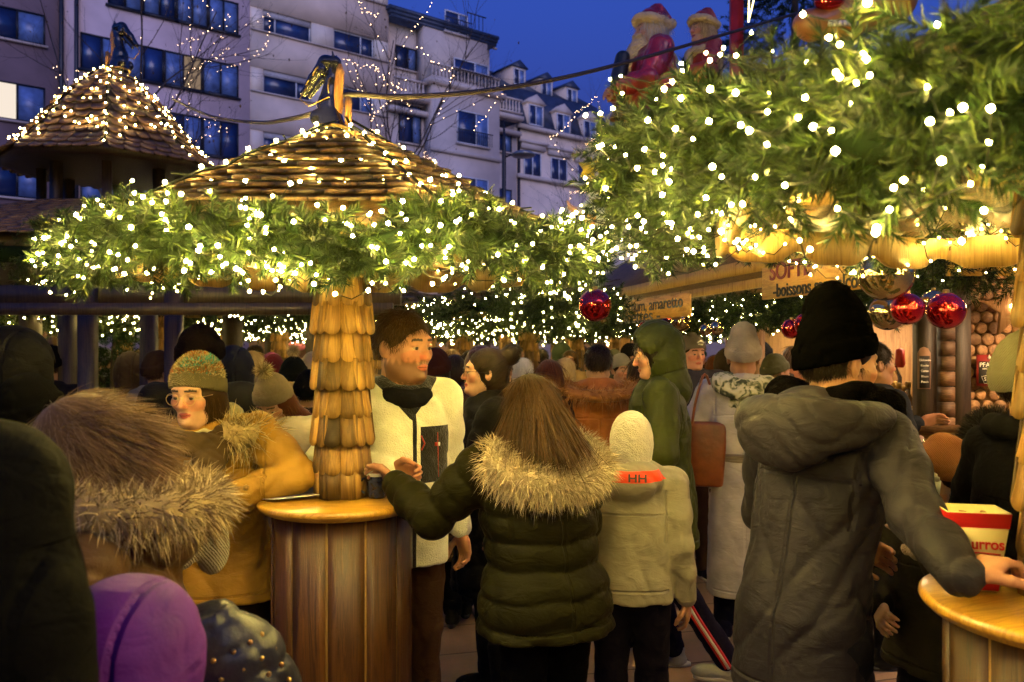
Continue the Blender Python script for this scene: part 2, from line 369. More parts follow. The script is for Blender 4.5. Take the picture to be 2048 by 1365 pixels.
# ------------------------------------------------------------------ ground
def paving():
    m, t, b, ns, L = nodes('stone_paving'); tc = N(t, 'ShaderNodeTexCoord'); mp = N(t, 'ShaderNodeMapping'); mp.inputs['Rotation'].default_value = (0, 0, R(-14)); L.new(tc.outputs['Object'], mp.inputs[0])
    br = N(t, 'ShaderNodeTexBrick', i_Scale=1.0, i_Mortar_Size=.006, i_Mortar_Smooth=.3, i_Brick_Width=.95, i_Row_Height=.42, i_Bias=0.0); br.inputs['Color1'].default_value = (.27, .17, .135, 1); br.inputs['Color2'].default_value = (.36, .24, .19, 1); br.inputs['Mortar'].default_value = (.06, .042, .035, 1)
    L.new(mp.outputs[0], br.inputs['Vector']); nz = N(t, 'ShaderNodeTexNoise', i_Scale=3.0, i_Detail=9.0, i_Roughness=.7); L.new(tc.outputs['Object'], nz.inputs[0])
    r = ramp(t, [(.3, (.5, .5, .5)), (.7, (1.25, 1.2, 1.15))]); L.new(nz.outputs[0], r.inputs[0]); mx = N(t, 'ShaderNodeMix', data_type='RGBA', blend_type='MULTIPLY'); mx.inputs[0].default_value = 1
    L.new(br.outputs[0], mx.inputs[6]); L.new(r.outputs[0], mx.inputs[7]); L.new(mx.outputs[2], b.inputs['Base Color'])
    rr = ramp(t, [(.35, (.35, .35, .35)), (.65, (.7, .7, .7))]); L.new(nz.outputs[0], rr.inputs[0]); L.new(rr.outputs[0], b.inputs['Roughness'])
    n2 = N(t, 'ShaderNodeTexNoise', i_Scale=90.0, i_Detail=4.0); L.new(tc.outputs['Object'], n2.inputs[0]); b1 = N(t, 'ShaderNodeBump', i_Strength=.5, i_Distance=.004); L.new(n2.outputs[0], b1.inputs['Height'])
    b2 = N(t, 'ShaderNodeBump', i_Strength=.8, i_Distance=.01, invert=True); L.new(br.outputs['Fac'], b2.inputs['Height']); L.new(b1.outputs[0], b2.inputs['Normal']); L.new(b2.outputs[0], b.inputs['Normal']); return m
g = MB(); g.add([[-120, -60, 0], [160, -60, 0], [160, 220, 0], [-120, 220, 0]], np.array([[0, 1, 2, 3]])); tag(g.obj('ground', paving()), kind='structure')
# ------------------------------------------------------------------ street front
FU = np.array([.786, .618, 0]); FN = np.array([.618, -.786, 0]); F0 = np.array([-14.1, 41., 0])
def ft(px): q = (px - CX) / FPX; return (41*q + 14.1) / (.786 - .618*q)
def fd(px): return 41 + .618 * ft(px)
def fz(px, py): return EYE - (py - HY) * fd(px) / FPX
def fp(t, z, d=0): return F0 + FU*t + FN*d + np.array([0, 0, z])
def fbox(mb, t0, t1, z0, z1, d0, d1):
    return mb.hexa([fp(t0, z0, d1), fp(t1, z0, d1), fp(t1, z0, d0), fp(t0, z0, d0), fp(t0, z1, d1), fp(t1, z1, d1), fp(t1, z1, d0), fp(t0, z1, d0)])
def stucco(name, col, bump=.3):
    return plain(name, col, .85, noise=.16, scale=.7, bump=bump, bscale=30, spec=.2)
ST_A = stucco('grey_render', (.24, .17, .19)); ST_B = stucco('pinkish_render', (.60, .46, .48)); ST_C = stucco('cream_render', (.66, .52, .42)); ST_C2 = stucco('light_cream_render', (.80, .68, .56))
ST_D = stucco('stone_render', (.60, .49, .42)); ST_E = stucco('warm_cream_render', (.78, .62, .50)); TRIM = stucco('stone_trim', (.58, .48, .42)); SLATE = plain('slate', (.028, .042, .085), .5, noise=.35, scale=2, bump=.5, bscale=12)
FRAMED = plain('dark_window_frame', (.014, .014, .02), .4); FRAMEW = plain('white_window_frame', (.62, .62, .66), .5); SHUT = plain('roller_shutter', (.42, .40, .42), .6)
GLASS = plain('window_glass', (.012, .03, .11), .3, noise=.5, scale=.4, spec=1.0); GLASS_L = plain('curtained_glass', (.10, .17, .38), .4, noise=.35, scale=3, spec=.8)
LIT = emitter('lit_room', (1, .86, .72), .95); LITB = emitter('dim_lit_room', (.9, .62, .42), .28)
def window(par, t0, t1, z0, z1, d, frame=FRAMED, nv=2, panes=None, sill=None, fw=.07, rec=.0, split=None, bars=False):
    "one window: frame with panes, standing on plane depth d"
    f = MB(); fbox(f, t0, t1, z0, z0+fw, d, d+.07); fbox(f, t0, t1, z1-fw, z1, d, d+.07)
    xs = np.linspace(t0, t1, nv+1) if split is None else np.array([t0] + [t0 + (t1-t0)*s for s in split] + [t1])
    for i, x in enumerate(xs):
        a, b_ = (x, x+fw) if i == 0 else ((x-fw, x) if i == len(xs)-1 else (x-fw/2, x+fw/2)); fbox(f, a, b_, z0+fw, z1-fw, d, d+.065)
    fr = f.obj('window', frame, par)
    for i in range(len(xs)-1):
        p = MB(); fbox(p, xs[i]+fw*.6, xs[i+1]-fw*.6, z0+fw*.9, z1-fw*.9, d-.02, d+.02); m = (panes or [GLASS])[i % len(panes or [0])]; p.obj('pane', m, fr)
    if sill is not None: s = MB(); fbox(s, t0-.1, t1+.1, z0-.09, z0-.004, d, d+.18); s.obj('sill', sill, fr)
    if bars:
        s = MB(); fbox(s, t0-.15, t1+.15, z0+.75, z0+.80, d+.30, d+.34)
        for x in np.arange(t0-.15, t1+.12, .16): fbox(s, x, x+.025, z0, z0+.75, d+.31, d+.33)
        s.obj('railing', FRAMED, fr)
    return fr
def building(name, label, walls, mat):
    "walls: list of boxes t0,t1,z0,z1,d0,d1"
    o = empty(name, fp(walls[0][0], 0)); tag(o, label, 'building'); off = np.array(o.location)
    return o
class BP:                                            # builds in world space under a thing at the origin
    def __init__(s, name, label): s.o = empty(name, (0, 0, 0)); tag(s.o, label, 'building')
    def wall(s, boxes, mat, name='wall'):
        m = MB(); [fbox(m, *b) for b in boxes]; return m.obj(name, mat, s.o)
# unseen houses added behind the viewer to shade the crowd from the dusk glow
nb_ = empty('terraced_houses', (0, -22, 0)); tag(nb_, 'row of plain plaster houses across the square behind the viewer', 'building')
m = MB()
for i in range(9): m.box((-80+i*20, -5, 6.5+.8*(i % 3)), (19.9, 10, 13+1.6*(i % 3)))
m.obj('wall', ST_D, nb_)
m = MB()
for i in range(9):
    x0, x1, z = -90+i*20, -70.1+i*20, 13+1.6*(i % 3); m.add([(x0, .2, z), (x1, .2, z), (x1, -10, z), (x0, -10, z), (x0, -5, z+3), (x1, -5, z+3)], [np.array([[0, 1, 5, 4], [2, 3, 4, 5], [3, 2, 1, 0]]), np.array([[0, 4, 3], [1, 2, 5]])])
m.obj('roof', SLATE, nb_)
m = MB()
for i in range(54):
    for j in range(4): m.box((-88+i*3.3, .03, 2.2+j*3.1), (1.2, .08, 1.7))
tag(m.obj('windows', FRAMED, nb_), kind='stuff')
# A: dark building on the far left
A = BP('office_building', 'dark grey building with a lit ceiling visible in one upper window')
tA0, tA1 = ft(-330), ft(118)
A.wall([(tA0, tA1, 0, 27, -8, 0)], ST_A)
zz = [(fz(95, 95), fz(95, 33)), (fz(95, 252), fz(95, 178)), (fz(95, 402), fz(95, 330)), (fz(95, 560), fz(95, 480))]
for k, (a, b_) in enumerate(zz):
    window(A.o, ft(-120), ft(90), a, b_, .01, panes=[GLASS, LIT if k == 1 else GLASS, GLASS_L], split=[.35, .72], sill=TRIM)
m = MB(); 
for px in (118, 148): fbox(m, ft(px), ft(px)+.16, 0, 27, .0, .16)
m.obj('drain_pipe', FRAMED, A.o)
# B: long ribbon windows
B = BP('apartment_block', 'pinkish rendered block with long dark framed ribbon windows')
tB0, tB1 = ft(118)+.2, ft(500)
B.wall([(tB0, tB1, 0, 30, -8, .0)], ST_B)
r0 = [(fz(476, 72), fz(476, 8), ft(215)), (fz(476, 198), fz(476, 133), ft(160)), (fz(476, 320), fz(476, 248), ft(160)), (fz(476, 450), fz(476, 380), ft(160)), (fz(476, -60), fz(476, -125), ft(160))]
for k, (a, b_, ta) in enumerate(r0):
    te = ft(477); n = 4
    xs = np.linspace(ta, te, n+1)
    for i in range(n):
        window(B.o, xs[i], xs[i+1]-.02, a, b_, .012, nv=2, panes=[[GLASS, GLASS_L], [GLASS_L, GLASS], [GLASS_L, LITB if k == 1 else GLASS_L], [GLASS_L, GLASS_L]][(i+k) % 4 if k != 1 else i], sill=FRAMED)
# C: cream block with ledges
Cb = BP('apartment_block', 'cream block with deep window bays and ledges behind the horse figure')
tC0, tC1 = tB1+.02, ft(777)
c1a, c1b, c2a, c2b = ft(527), ft(624), ft(668), ft(750)
zc = [(fz(527, 63), fz(527, 18)), (fz(527, 185), fz(527, 137)), (fz(527, 305), fz(527, 262)), (fz(527, 425), fz(527, 385)), (fz(527, -62), fz(527, -100))]
Cb.wall([(tC0, tC1, 0, 30, -8, -.25)], ST_C2)
sp = []; prev = None; zs = sorted(zc)
for i, (a, b_) in enumerate(zs):
    lo = 0 if i == 0 else zs[i-1][1] + .0; sp.append((tC0, tC1, lo, a-.06, -.25, .0))
sp.append((tC0, tC1, zs[-1][1], 30, -.25, 0)); Cb.wall(sp, ST_C, 'spandrel')
pr = []; lg = []
for a, b_ in zs:
    for x0, x1 in ((tC0, c1a), (c1b, c2a), (c2b, tC1)): pr.append((x0+.003, x1-.003, a-.05, b_-.004, -.25, -.05))
    lg.append((tC0, tC1, a-.055, a+.0, -.02, .14))
[Cb.wall([x], ST_C2, 'pier') for x in pr]; Cb.wall(lg, TRIM, 'ledge')
for k, (a, b_) in enumerate(zs):
    window(Cb.o, c1a+.02, c1b-.02, a, b_-.01, -.24, frame=FRAMEW, panes=[GLASS, GLASS], split=[.25 if k % 2 else .7]); window(Cb.o, c2a+.02, c2b-.02, a, b_-.01, -.24, frame=FRAMEW, panes=[GLASS, GLASS_L if k == 2 else GLASS], split=[.68])
    m = MB(); fbox(m, c1a+.05, c1b-.05, b_-.32, b_-.02, -.235, -.12); m.obj('roller_shutter', SHUT, Cb.o)
# D: older house with bay and balconies
D = BP('town_house', 'grey stone house with a projecting bay, balustrades and iron railings')
tD0, tD1, tD2, tD3 = tC1+.02, ft(868), ft(985), ft(1037)
eave = fz(985, 195); low = fz(1037, 245)
D.wall([(tD0, tD3, 0, eave-2.2, -8, -.2), (tD0, tD2+.2, eave-2.19, eave+3.6, -8, -.6)], ST_D)
D.wall([(tD1-.6, tD2, 0, eave-.3, -.2, .75)], ST_D, 'bay'); D.wall([(tD1-.9, tD2-.6, eave, eave+3.2, -.6, .25)], ST_D, 'attic_storey')
D.wall([(tD1-.9, tD2+.3, eave-.3, eave, -.6, 1.05), (tD0, tD3, eave-2.2, eave-1.95, -.2, .35), (tD1-.8, tD2+.15, fz(985, 330), fz(985, 322), .75, .95), (tD2+.1, tD3, fz(1010, 240), fz(1010, 232), -.2, .6), (tD0, tD1-.7, fz(820, 205), fz(820, 197), -.2, .7)], TRIM, 'cornice')
m = MB()
for q in range(3): fbox(m, tD0-.1*q, tD2+.1+.05*q, eave+3.2+.2*q, eave+3.4+.2*q, -8, .3+.08*q)
m.obj('roof', SLATE, D.o)
m = MB()
for x in np.arange(ft(930), ft(968), .3): fbox(m, x, x+.03, eave+3.95, eave+4.8, .2, .24)
fbox(m, ft(930), ft(968), eave+4.8, eave+4.86, .2, .25); m.obj('roof_railing', FRAMED, D.o)
for px0, px1, py0, py1, dd, kw in ((884, 930, 78, 36, .26, dict(bars=True)), (893, 962, 188, 140, .76, dict(bars=True)), (900, 962, 302, 238, .76, dict(bars=True)), (900, 962, 420, 365, .76, {}), (990, 1026, 306, 262, -.19, {}), (988, 1018, 200, 168, -.59, {}), (990, 1026, 420, 380, -.19, {}),
                                   (800, 842, 140, 95, -.59, {}), (800, 845, 290, 215, -.19, {}), (800, 845, 400, 330, -.19, {}), (985, 1000, 92, 70, -.59, {})):
    window(D.o, ft(px0), ft(px1), fz(px1, py0), fz(px1, py1), dd, frame=FRAMEW if dd > 0 else FRAMED, panes=[GLASS, GLASS_L], split=[.6], sill=TRIM, **kw)
def balusters(par, t0, t1, z0, h, d):
    m = MB(); fbox(m, t0, t1, z0+h-.12, z0+h, d-.12, d+.12); fbox(m, t0, t1, z0, z0+.1, d-.12, d+.12)
    for x in np.arange(t0+.1, t1, .26): m.lathe([(.05, z0+.1), (.1, z0+.3), (.05, z0+h*.6), (.07, z0+h-.12)], 6, fp(x, 0, d))
    m.obj('balustrade', TRIM, par)
balusters(D.o, tD2+.15, tD3-.1, fz(1010, 228), .95, .45); balusters(D.o, tD1-.8, tD2-.1, eave+.01, .9, .9); balusters(D.o, tD0+.1, tD1-.9, fz(820, 196), .9, .5)
# E: mansard house
E = BP('mansard_house', 'cream house with blue slate mansard roof and two rows of dormers')
tE0, tE1 = tD3+.02, ft(1213)
wz = fz(1040, 247); E.wall([(tE0, tE1, 0, wz, -8, -.3)], ST_E)
E.wall([(tE0, tE1, wz-.25, wz, -.3, .1), (tE0, tE1, fz(1040, 350)-.15, fz(1040, 350)+.1, -.3, .05)], TRIM, 'cornice')
z2 = fz(1040, 165); z3 = fz(1000, 97) + .3
m = MB()
for (a, da, b_, db) in ((wz, 0, z2, -1.0), (z2+.004, -1.0, z3, -4.5)):
    m.hexa([fp(tE0, a, da), fp(tE1, a, da), fp(tE1, a, -8), fp(tE0, a, -8), fp(tE0, b_, db), fp(tE1, b_, db), fp(tE1, b_, -8), fp(tE0, b_, -8)])
m.obj('roof', SLATE, E.o)
def dormer(px, py0, py1, w, d):
    t = ft(px); a, b_ = fz(px, py0), fz(px, py1)
    m = MB(); fbox(m, t-w/2, t+w/2, a, b_, d-2.2, d); h = m.obj('dormer', ST_E, E.o)
    r = MB(); v = [fp(t-w/2-.15, b_, d+.15), fp(t+w/2+.15, b_, d+.15), fp(t, b_+w*.42, d+.15), fp(t-w/2-.15, b_, d-2.4), fp(t+w/2+.15, b_, d-2.4), fp(t, b_+w*.42, d-2.4)]
    r.add(v, [np.array([[0, 1, 2], [5, 4, 3]]), np.array([[0, 3, 4, 1], [1, 4, 5, 2], [2, 5, 3, 0]])]); r.obj('dormer_roof', TRIM if d > -.9 else SLATE, E.o)
    window(E.o, t-w/2+.12, t+w/2-.12, a+.1, b_-.1, d+.01, frame=FRAMEW, nv=2, panes=[GLASS, GLASS_L])
for px, a, b_ in ((1072, 255, 208), (1127, 273, 226), (1180, 287, 240)): dormer(px, a, b_, 1.45, -.05)
for px, a, b_ in ((1062, 165, 125), (1117, 187, 150), (1168, 204, 167)): dormer(px, a, b_, 1.2, -1.3)
for px, a, b_ in ((1070, 357, 303), (1123, 368, 316), (1176, 378, 330)):
    window(E.o, ft(px)-.75, ft(px)+.75, fz(px, a), fz(px, b_), -.29, frame=FRAMEW, nv=2, panes=[GLASS, GLASS], sill=TRIM)
    m = MB(); z = fz(px, b_); fbox(m, ft(px)-1.05, ft(px)+1.05, z+.12, z+.5, -.3, -.08); fbox(m, ft(px)-1.25, ft(px)+1.25, z+.504, z+.65, -.3, .05); m.obj('window_hood', TRIM, E.o)
m = MB(); fbox(m, tE0+.1, tE0+.25, 0, wz, -.29, -.15); m.obj('drain_pipe', FRAMED, E.o)
# F: low house beyond
Fb = BP('distant_house', 'low dark house with slate roof beyond the mansard house')
Fb.wall([(tE1+.1, tE1+40, 0, fz(1225, 300), -8, -.3)], ST_D)
m = MB(); a, b_ = fz(1225, 300), fz(1225, 268); m.hexa([fp(tE1+.1, a, 0), fp(tE1+40, a, 0), fp(tE1+40, a, -8), fp(tE1+.1, a, -8), fp(tE1+.1, b_, -2), fp(tE1+40, b_, -2), fp(tE1+40, b_, -8), fp(tE1+.1, b_, -8)]); m.obj('roof', SLATE, Fb.o)
for i in range(4): window(Fb.o, tE1+3+i*4, tE1+4.2+i*4, a-2.6, a-.9, -.29, frame=FRAMEW)
# ------------------------------------------------------------------ bare trees with lights
BARK = plain('bark', (.06, .045, .035), .8, noise=.4, scale=5, bump=.6)
LEAFD = leafy('dry_leaves', [(0, (.05, .025, .012)), (1, (.16, .10, .03))], .2, .7)
def bare_tree(label, base, H, spread, seed, nlights, top=None):
    q = random.Random(seed); root = empty('bare_tree', base); tag(root, label, 'tree', 'bare trees hung with small lights')
    tr = MB(); br = MB(); tips = []; segs = []
    def grow(p, d, L, r, lev):
        n = 5; pts = [p]; dd = d.copy()
        for i in range(n):
            dd = unit(dd + np.array([q.gauss(0, .10), q.gauss(0, .10), .05 if lev else .02])); p = p + dd * L / n; pts.append(p)
        (tr if lev == 0 else br).tube(pts, np.linspace(r, r*.45, n+1), 6 if lev < 2 else 4); segs.append((lev, np.array(pts)))
        if lev >= 4: tips.append(p); return
        k = [9, 5, 4, 3][lev]
        for i in range(k):
            f = q.uniform(.35 if lev == 0 else .25, 1.0); j = min(int(f*n), n-1); b = pts[j] + (pts[j+1]-pts[j])*(f*n-j); a = q.uniform(0, 2*pi)
            side = unit(np.cross(dd, [cos(a), sin(a), .3])); nd = unit(dd*q.uniform(.7, 1.1) + side*q.uniform(.5, .9)*spread)
            grow(b, nd, L*q.uniform(.42, .6), r*.42, lev+1)
    grow(np.zeros(3), np.array([0, 0, 1.]), H, .0085*H, 0)
    tr.obj('trunk', BARK, root); br.obj('branches', BARK, root)
    lf = MB(); pts = np.array([tips[i] for i in range(0, len(tips), 3)])
    Ms = np.array([rotz(q.uniform(0, 6)) @ rotx(q.uniform(0, 6)) * q.uniform(.6, 1.3) for _ in pts]); lf.inst(np.array([[0, 0, 0], [.02, 0, .035], [0, 0, .075], [-.02, .005, .035]]), np.array([[0, 1, 2, 3]]), Ms, pts); lf.obj('dry_leaves', LEAFD, root)
    # strings of lights follow the outer branches
    ls = empty('light_string', base); tag(ls, 'tiny pinkish lights on the ' + label, 'fairy lights', 'light strings in the bare trees')
    cab = MB(); bp = []
    c = [s for l, s in segs if l in (1, 2)]; q.shuffle(c)
    for s in c[:nlights // 16]:
        a = s[0]; b = s[-1]
        e = c[q.randrange(len(c))][-1]
        e = b + np.clip(e - b, -H*.13, H*.13) 
        pth = [s[0], s[2], s[4], s[5]] + [b + (e-b)*f - np.array([0, 0, .4*f*(1-f)*H*.15]) for f in (.2, .4, .6, .8, 1)]
        pth = np.array(pth); cab.tube(pth, .003, 3)
        for f in np.linspace(0, 1, 18):
            x = f*(len(pth)-1); j = min(int(x), len(pth)-2); bp.append(pth[j] + (pth[j+1]-pth[j])*(x-j) + np.array([q.gauss(0, .02), q.gauss(0, .02), q.gauss(0, .03)]))
    cab.obj('cable', WIRE, ls); d = base[1]; bb = MB(); spheres(bb, np.array(bp), .00036*d, ICO0); tag(bb.obj('light_bulbs', BULB_TREE, ls), kind='stuff')
bare_tree('bare plane tree behind the shingled turret', (P(222, 690, 17)[0], 17, 0), 7.4, 1.0, 3, 260)
bare_tree('bare tree in front of the stone house with balustrades', (P(822, 690, 24)[0], 24, 0), 7.2, .85, 5, 260)
bare_tree('bare tree in front of the cream mansard house', (P(1182, 690, 33)[0], 33, 0), 8.0, .8, 9, 220)
# ------------------------------------------------------------------ street lamp
sl = empty('street_lamp', (P(1008, 690, 27)[0], 27, 0)); tag(sl, 'slim dark lamp post with a flat lamp head before the town house', 'street lamp')
zt = P(0, 238, 27)[2]; zl = P(0, 310, 27)[2]
MB().lathe([(.11, 0), (.11, 3), (.08, 3.05), (.07, zt-1), (.02, zt), (0, zt)], 10).obj('pole', BLACKM, sl, True)
m = MB(); m.tube([(0, 0, zl-.1), (.35, 0, zl+.05), (.5, 0, zl+.05)], .03, 6); m.obj('arm', BLACKM, sl)
MB().lathe([(0, zl+.12), (.3, zl+.09), (.42, zl), (.38, zl-.05), (0, zl-.07)], 20, (.65, 0, 0)).obj('lamp_head', plain('grey_metal', (.3, .3, .28), .35, .6), sl, True)
# ------------------------------------------------------------------ fir garlands
def sprig(n, L, nl, seed):
    "one fir twig along +Z: needle ribbons"
    q = np.random.default_rng(seed); t = q.uniform(0, 1, n); a = q.uniform(0, 2*pi, n); el = R(42) + (1-t)*R(18)
    cr = np.stack([.012*L/.15*np.sin(t*3), 0*t, t*L], 1)
    d = np.stack([np.sin(el)*np.cos(a), np.sin(el)*np.sin(a), np.cos(el)], 1)
    return cr, d, nl * (1 - .35*t) * q.uniform(.8, 1.15, n)
def foliage_mesh(path_pts, R0, nsp, nn, nl, L, w, droop=.0, up=1.0):
    "sprigs round a tube whose axis passes path_pts (closed)"
    mb = MB(); p = np.asarray(path_pts); n = len(p); V = []; 
    _, T, U, Vv = frames(p, True)
    bases = []; dirs = []
    for k in range(nsp):
        f = rng.uniform(0, n); i = int(f) % n; j = (i+1) % n; c = p[i] + (p[j]-p[i])*(f-int(f)); a = rng.uniform(0, 2*pi)
        rad = U[i]*cos(a) + Vv[i]*sin(a); d = unit(rad*rng.uniform(.6, 1.1) + T[i]*rng.choice([-1, 1])*rng.uniform(.3, 1.0) + np.array([0, 0, -droop]) + rng.normal(size=3)*.25)
        bases.append(c + rad*rng.uniform(.0, .55)*R0); dirs.append(d)
    bases = np.array(bases); dirs = np.array(dirs)
    NB, ND, NL = [], [], []
    tmpl = [sprig(nn, L, nl, s) for s in range(6)]
    for k in range(nsp):
        cr, d, ln = tmpl[k % 6]; s = rng.uniform(.7, 1.25); z = dirs[k]; x = unit(np.cross(z, rng.normal(size=3))); y = np.cross(z, x); M = np.stack([x, y, z], 1)
        NB.append(bases[k] + cr @ M.T * s); ND.append(d @ M.T); NL.append(ln * s)
    NB = np.concatenate(NB); ND = np.concatenate(ND); NL = np.concatenate(NL)
    return strands(NB, ND, NL, w, 1)
def ring_path(Rr, z, n=96, wob=.02, seed=0, hexa=0):
    q = np.random.default_rng(seed); a = np.arange(n)*2*pi/n
    rr = Rr * (1 + wob*np.sin(a*5+q.uniform(0, 6)) + wob*.7*np.sin(a*9+q.uniform(0, 6)))
    return np.stack([rr*np.cos(a), rr*np.sin(a), z + .02*np.sin(a*6+1) + .015*np.sin(a*11)], 1)
def around(path, n, r0, r1, sd=0, side=None):
    q = np.random.default_rng(sd); p = np.asarray(path); _, T, U, V = frames(p, True); n0 = n; n = n*4 if side is not None else n; i = q.integers(0, len(p), n); a = q.uniform(0, 2*pi, n); r = q.uniform(r0, r1, n)
    if side is not None:      # the strings are laid mostly over the outer, street side of the greenery
        f = ((U[i]*np.cos(a)[:, None] + V[i]*np.sin(a)[:, None]) * unit(np.array(side) - p[i])).sum(1); k = (f > .25) | (q.uniform(size=n) < .22); i, a, r = i[k][:n0], a[k][:n0], r[k][:n0]; n = len(i)
    return p[i] + T[i]*q.uniform(-.03, .03, n)[:, None] + (U[i]*np.cos(a)[:, None] + V[i]*np.sin(a)[:, None])*r[:, None]
def garland(path, loc, label, group, near=True, nb=480, rb=.0075, R0=.13, nsp=900, nn=75, nl=.042, L=.16, w=.0022, cat='garland', bz=(.62, 1.18)):
    g_ = empty('fir_garland', loc); tag(g_, label, cat, group)
    core = MB(); core.tube(path, R0*.34, 8, closed=True); core.obj('stem', plain('garland_core', (.004, .009, .003), .95, spec=.05), g_)  # near-black core added so the gaps between needles read as deep shade
    V, F = foliage_mesh(path, R0, nsp, nn, nl, L, w); mk('foliage', V, F, NEEDLE, g_)
    pts = around(path, nb, R0*bz[0], R0*bz[1], nsp, side=(-loc[0], -loc[1], 1.65) if near else None)
    if near:
        me = None; rest = pts
        vis = pts[np.argsort(pts[:, 1])]        # 100 that show largest
        for k, p in enumerate(vis[:100]):
            if me is None: o = spheres(MB(), [np.zeros(3)], rb).obj('bulb', BULB, g_, True); me = o.data
            else: o = bpy.data.objects.new('bulb', me); COL.objects.link(o); o.parent = g_
            o.location = p; o.scale = (1, 1, 1) if k % 3 else (1.35, 1.35, 1.35)
        tag(spheres(MB(), vis[100:], rb*rng.uniform(.6, 1.3, len(vis)-100)).obj('bulbs', BULB, g_, True), kind='stuff')
        c = MB(); o_ = pts[np.argsort(np.arctan2(pts[:, 1], pts[:, 0]))]
        o_ = pts[np.lexsort((pts[:, 2], np.round(np.arctan2(pts[:, 1], pts[:, 0])*9)))]
        for s in range(1):
            q = o_[s::1]; seg = []
            for a, b in zip(q, np.roll(q, -1, 0)):
                if np.linalg.norm(a-b) < .22: c.tube([a, (a+b)/2 - np.array([0, 0, .018]), b], .0014, 4)
        c.obj('cable', WIRE, g_)
    else: tag(spheres(MB(), pts, rb*rng.uniform(.6, 1.25, len(pts)), ICO0).obj('bulbs', BULB_FAR, g_), kind='stuff')
    return g_
# ------------------------------------------------------------------ shingles
def shingle(w, l, t, n=6):
    a = np.linspace(pi, 2*pi, n); out = [(w/2, l)] + [(-w/2, l)] if False else []
    out = [(-w/2*.97, 0), *[(cos(x)*w/2*.97, -(l-w/2)*1.0 + sin(x)*w/2) for x in a], (w/2*.97, 0)]
    m = MB(); m.prism(out, t); return m.get()
def shingle_rows(mb, Rf, sides, rows, w, l, t, tilt, jitter=.02, a0=0, under=False):
    "rows: list of (apothem, z, slope angle) lower edge hangs from there"
    V, F = shingle(w, l, t); Ms, off = [], []
    for ri, (ap, z, sl) in enumerate(rows):
        fl = 2*ap*math.tan(pi/sides); n = max(1, round(fl/w)); 
        for s in range(sides):
            ang = a0 + s*2*pi/sides
            for i in range(n):
                x = (i - (n-1)/2 + (.0)) * fl/n
                if ri % 2 and n > 2: x += fl/n*.18
                M = rotz(ang + pi/2) @ rotx(-(sl - tilt) if not under else -(sl-tilt)) @ roty(rng.normal()*jitter) @ np.diag([fl/n/w, 1, 1 + rng.uniform(-.05, .05)])
                Ms.append(M); off.append(rotz(ang) @ np.array([ap + rng.uniform(0, .003), 0, 0]) + rotz(ang+pi/2) @ np.array([x, 0, 0]) + np.array([0, 0, z]))
    mb.inst(V, F, np.array(Ms), np.array(off)); return mb
# with the outline hanging in -Z; sl = 0 hangs straight down, pi/2 lies flat
def valance(mb, ap, z, h, t, sides, a0, wl=.24, amp=.018):
    for s in range(sides):
        ang = a0 + s*2*pi/sides; fl = 2*ap*math.tan(pi/sides); n = 40; x = np.linspace(-fl/2, fl/2, n); k = max(1, round(fl/wl))
        zb = -h + amp*np.cos(2*pi*k*(x/fl+.5)) + amp*.4*np.cos(4*pi*k*(x/fl+.5)); o = np.concatenate([np.stack([x, zb], 1), np.stack([x[::-1], 0*x + amp*.3*np.cos(2*pi*k*(x[::-1]/fl+.5))], 1)])
        m = MB(); 
        V = np.concatenate([np.stack([x, 0*x-t/2, zb], 1), np.stack([x, 0*x-t/2, 0*x], 1), np.stack([x, 0*x+t/2, zb], 1), np.stack([x, 0*x+t/2, 0*x], 1)])
        i = np.arange(n-1); F = np.concatenate([np.stack([i, i+1, i+1+n, i+n], 1), np.stack([i+1+2*n, i+2*n, i+3*n, i+1+3*n], 1), np.stack([i+2*n, i+1+2*n, i+1, i], 1), np.stack([i+n, i+1+n, i+1+3*n, i+3*n], 1)])
        M = rotz(ang + pi/2); V = V @ M.T + rotz(ang) @ np.array([ap, 0, 0]) + np.array([0, 0, z]); mb.add(V, F)
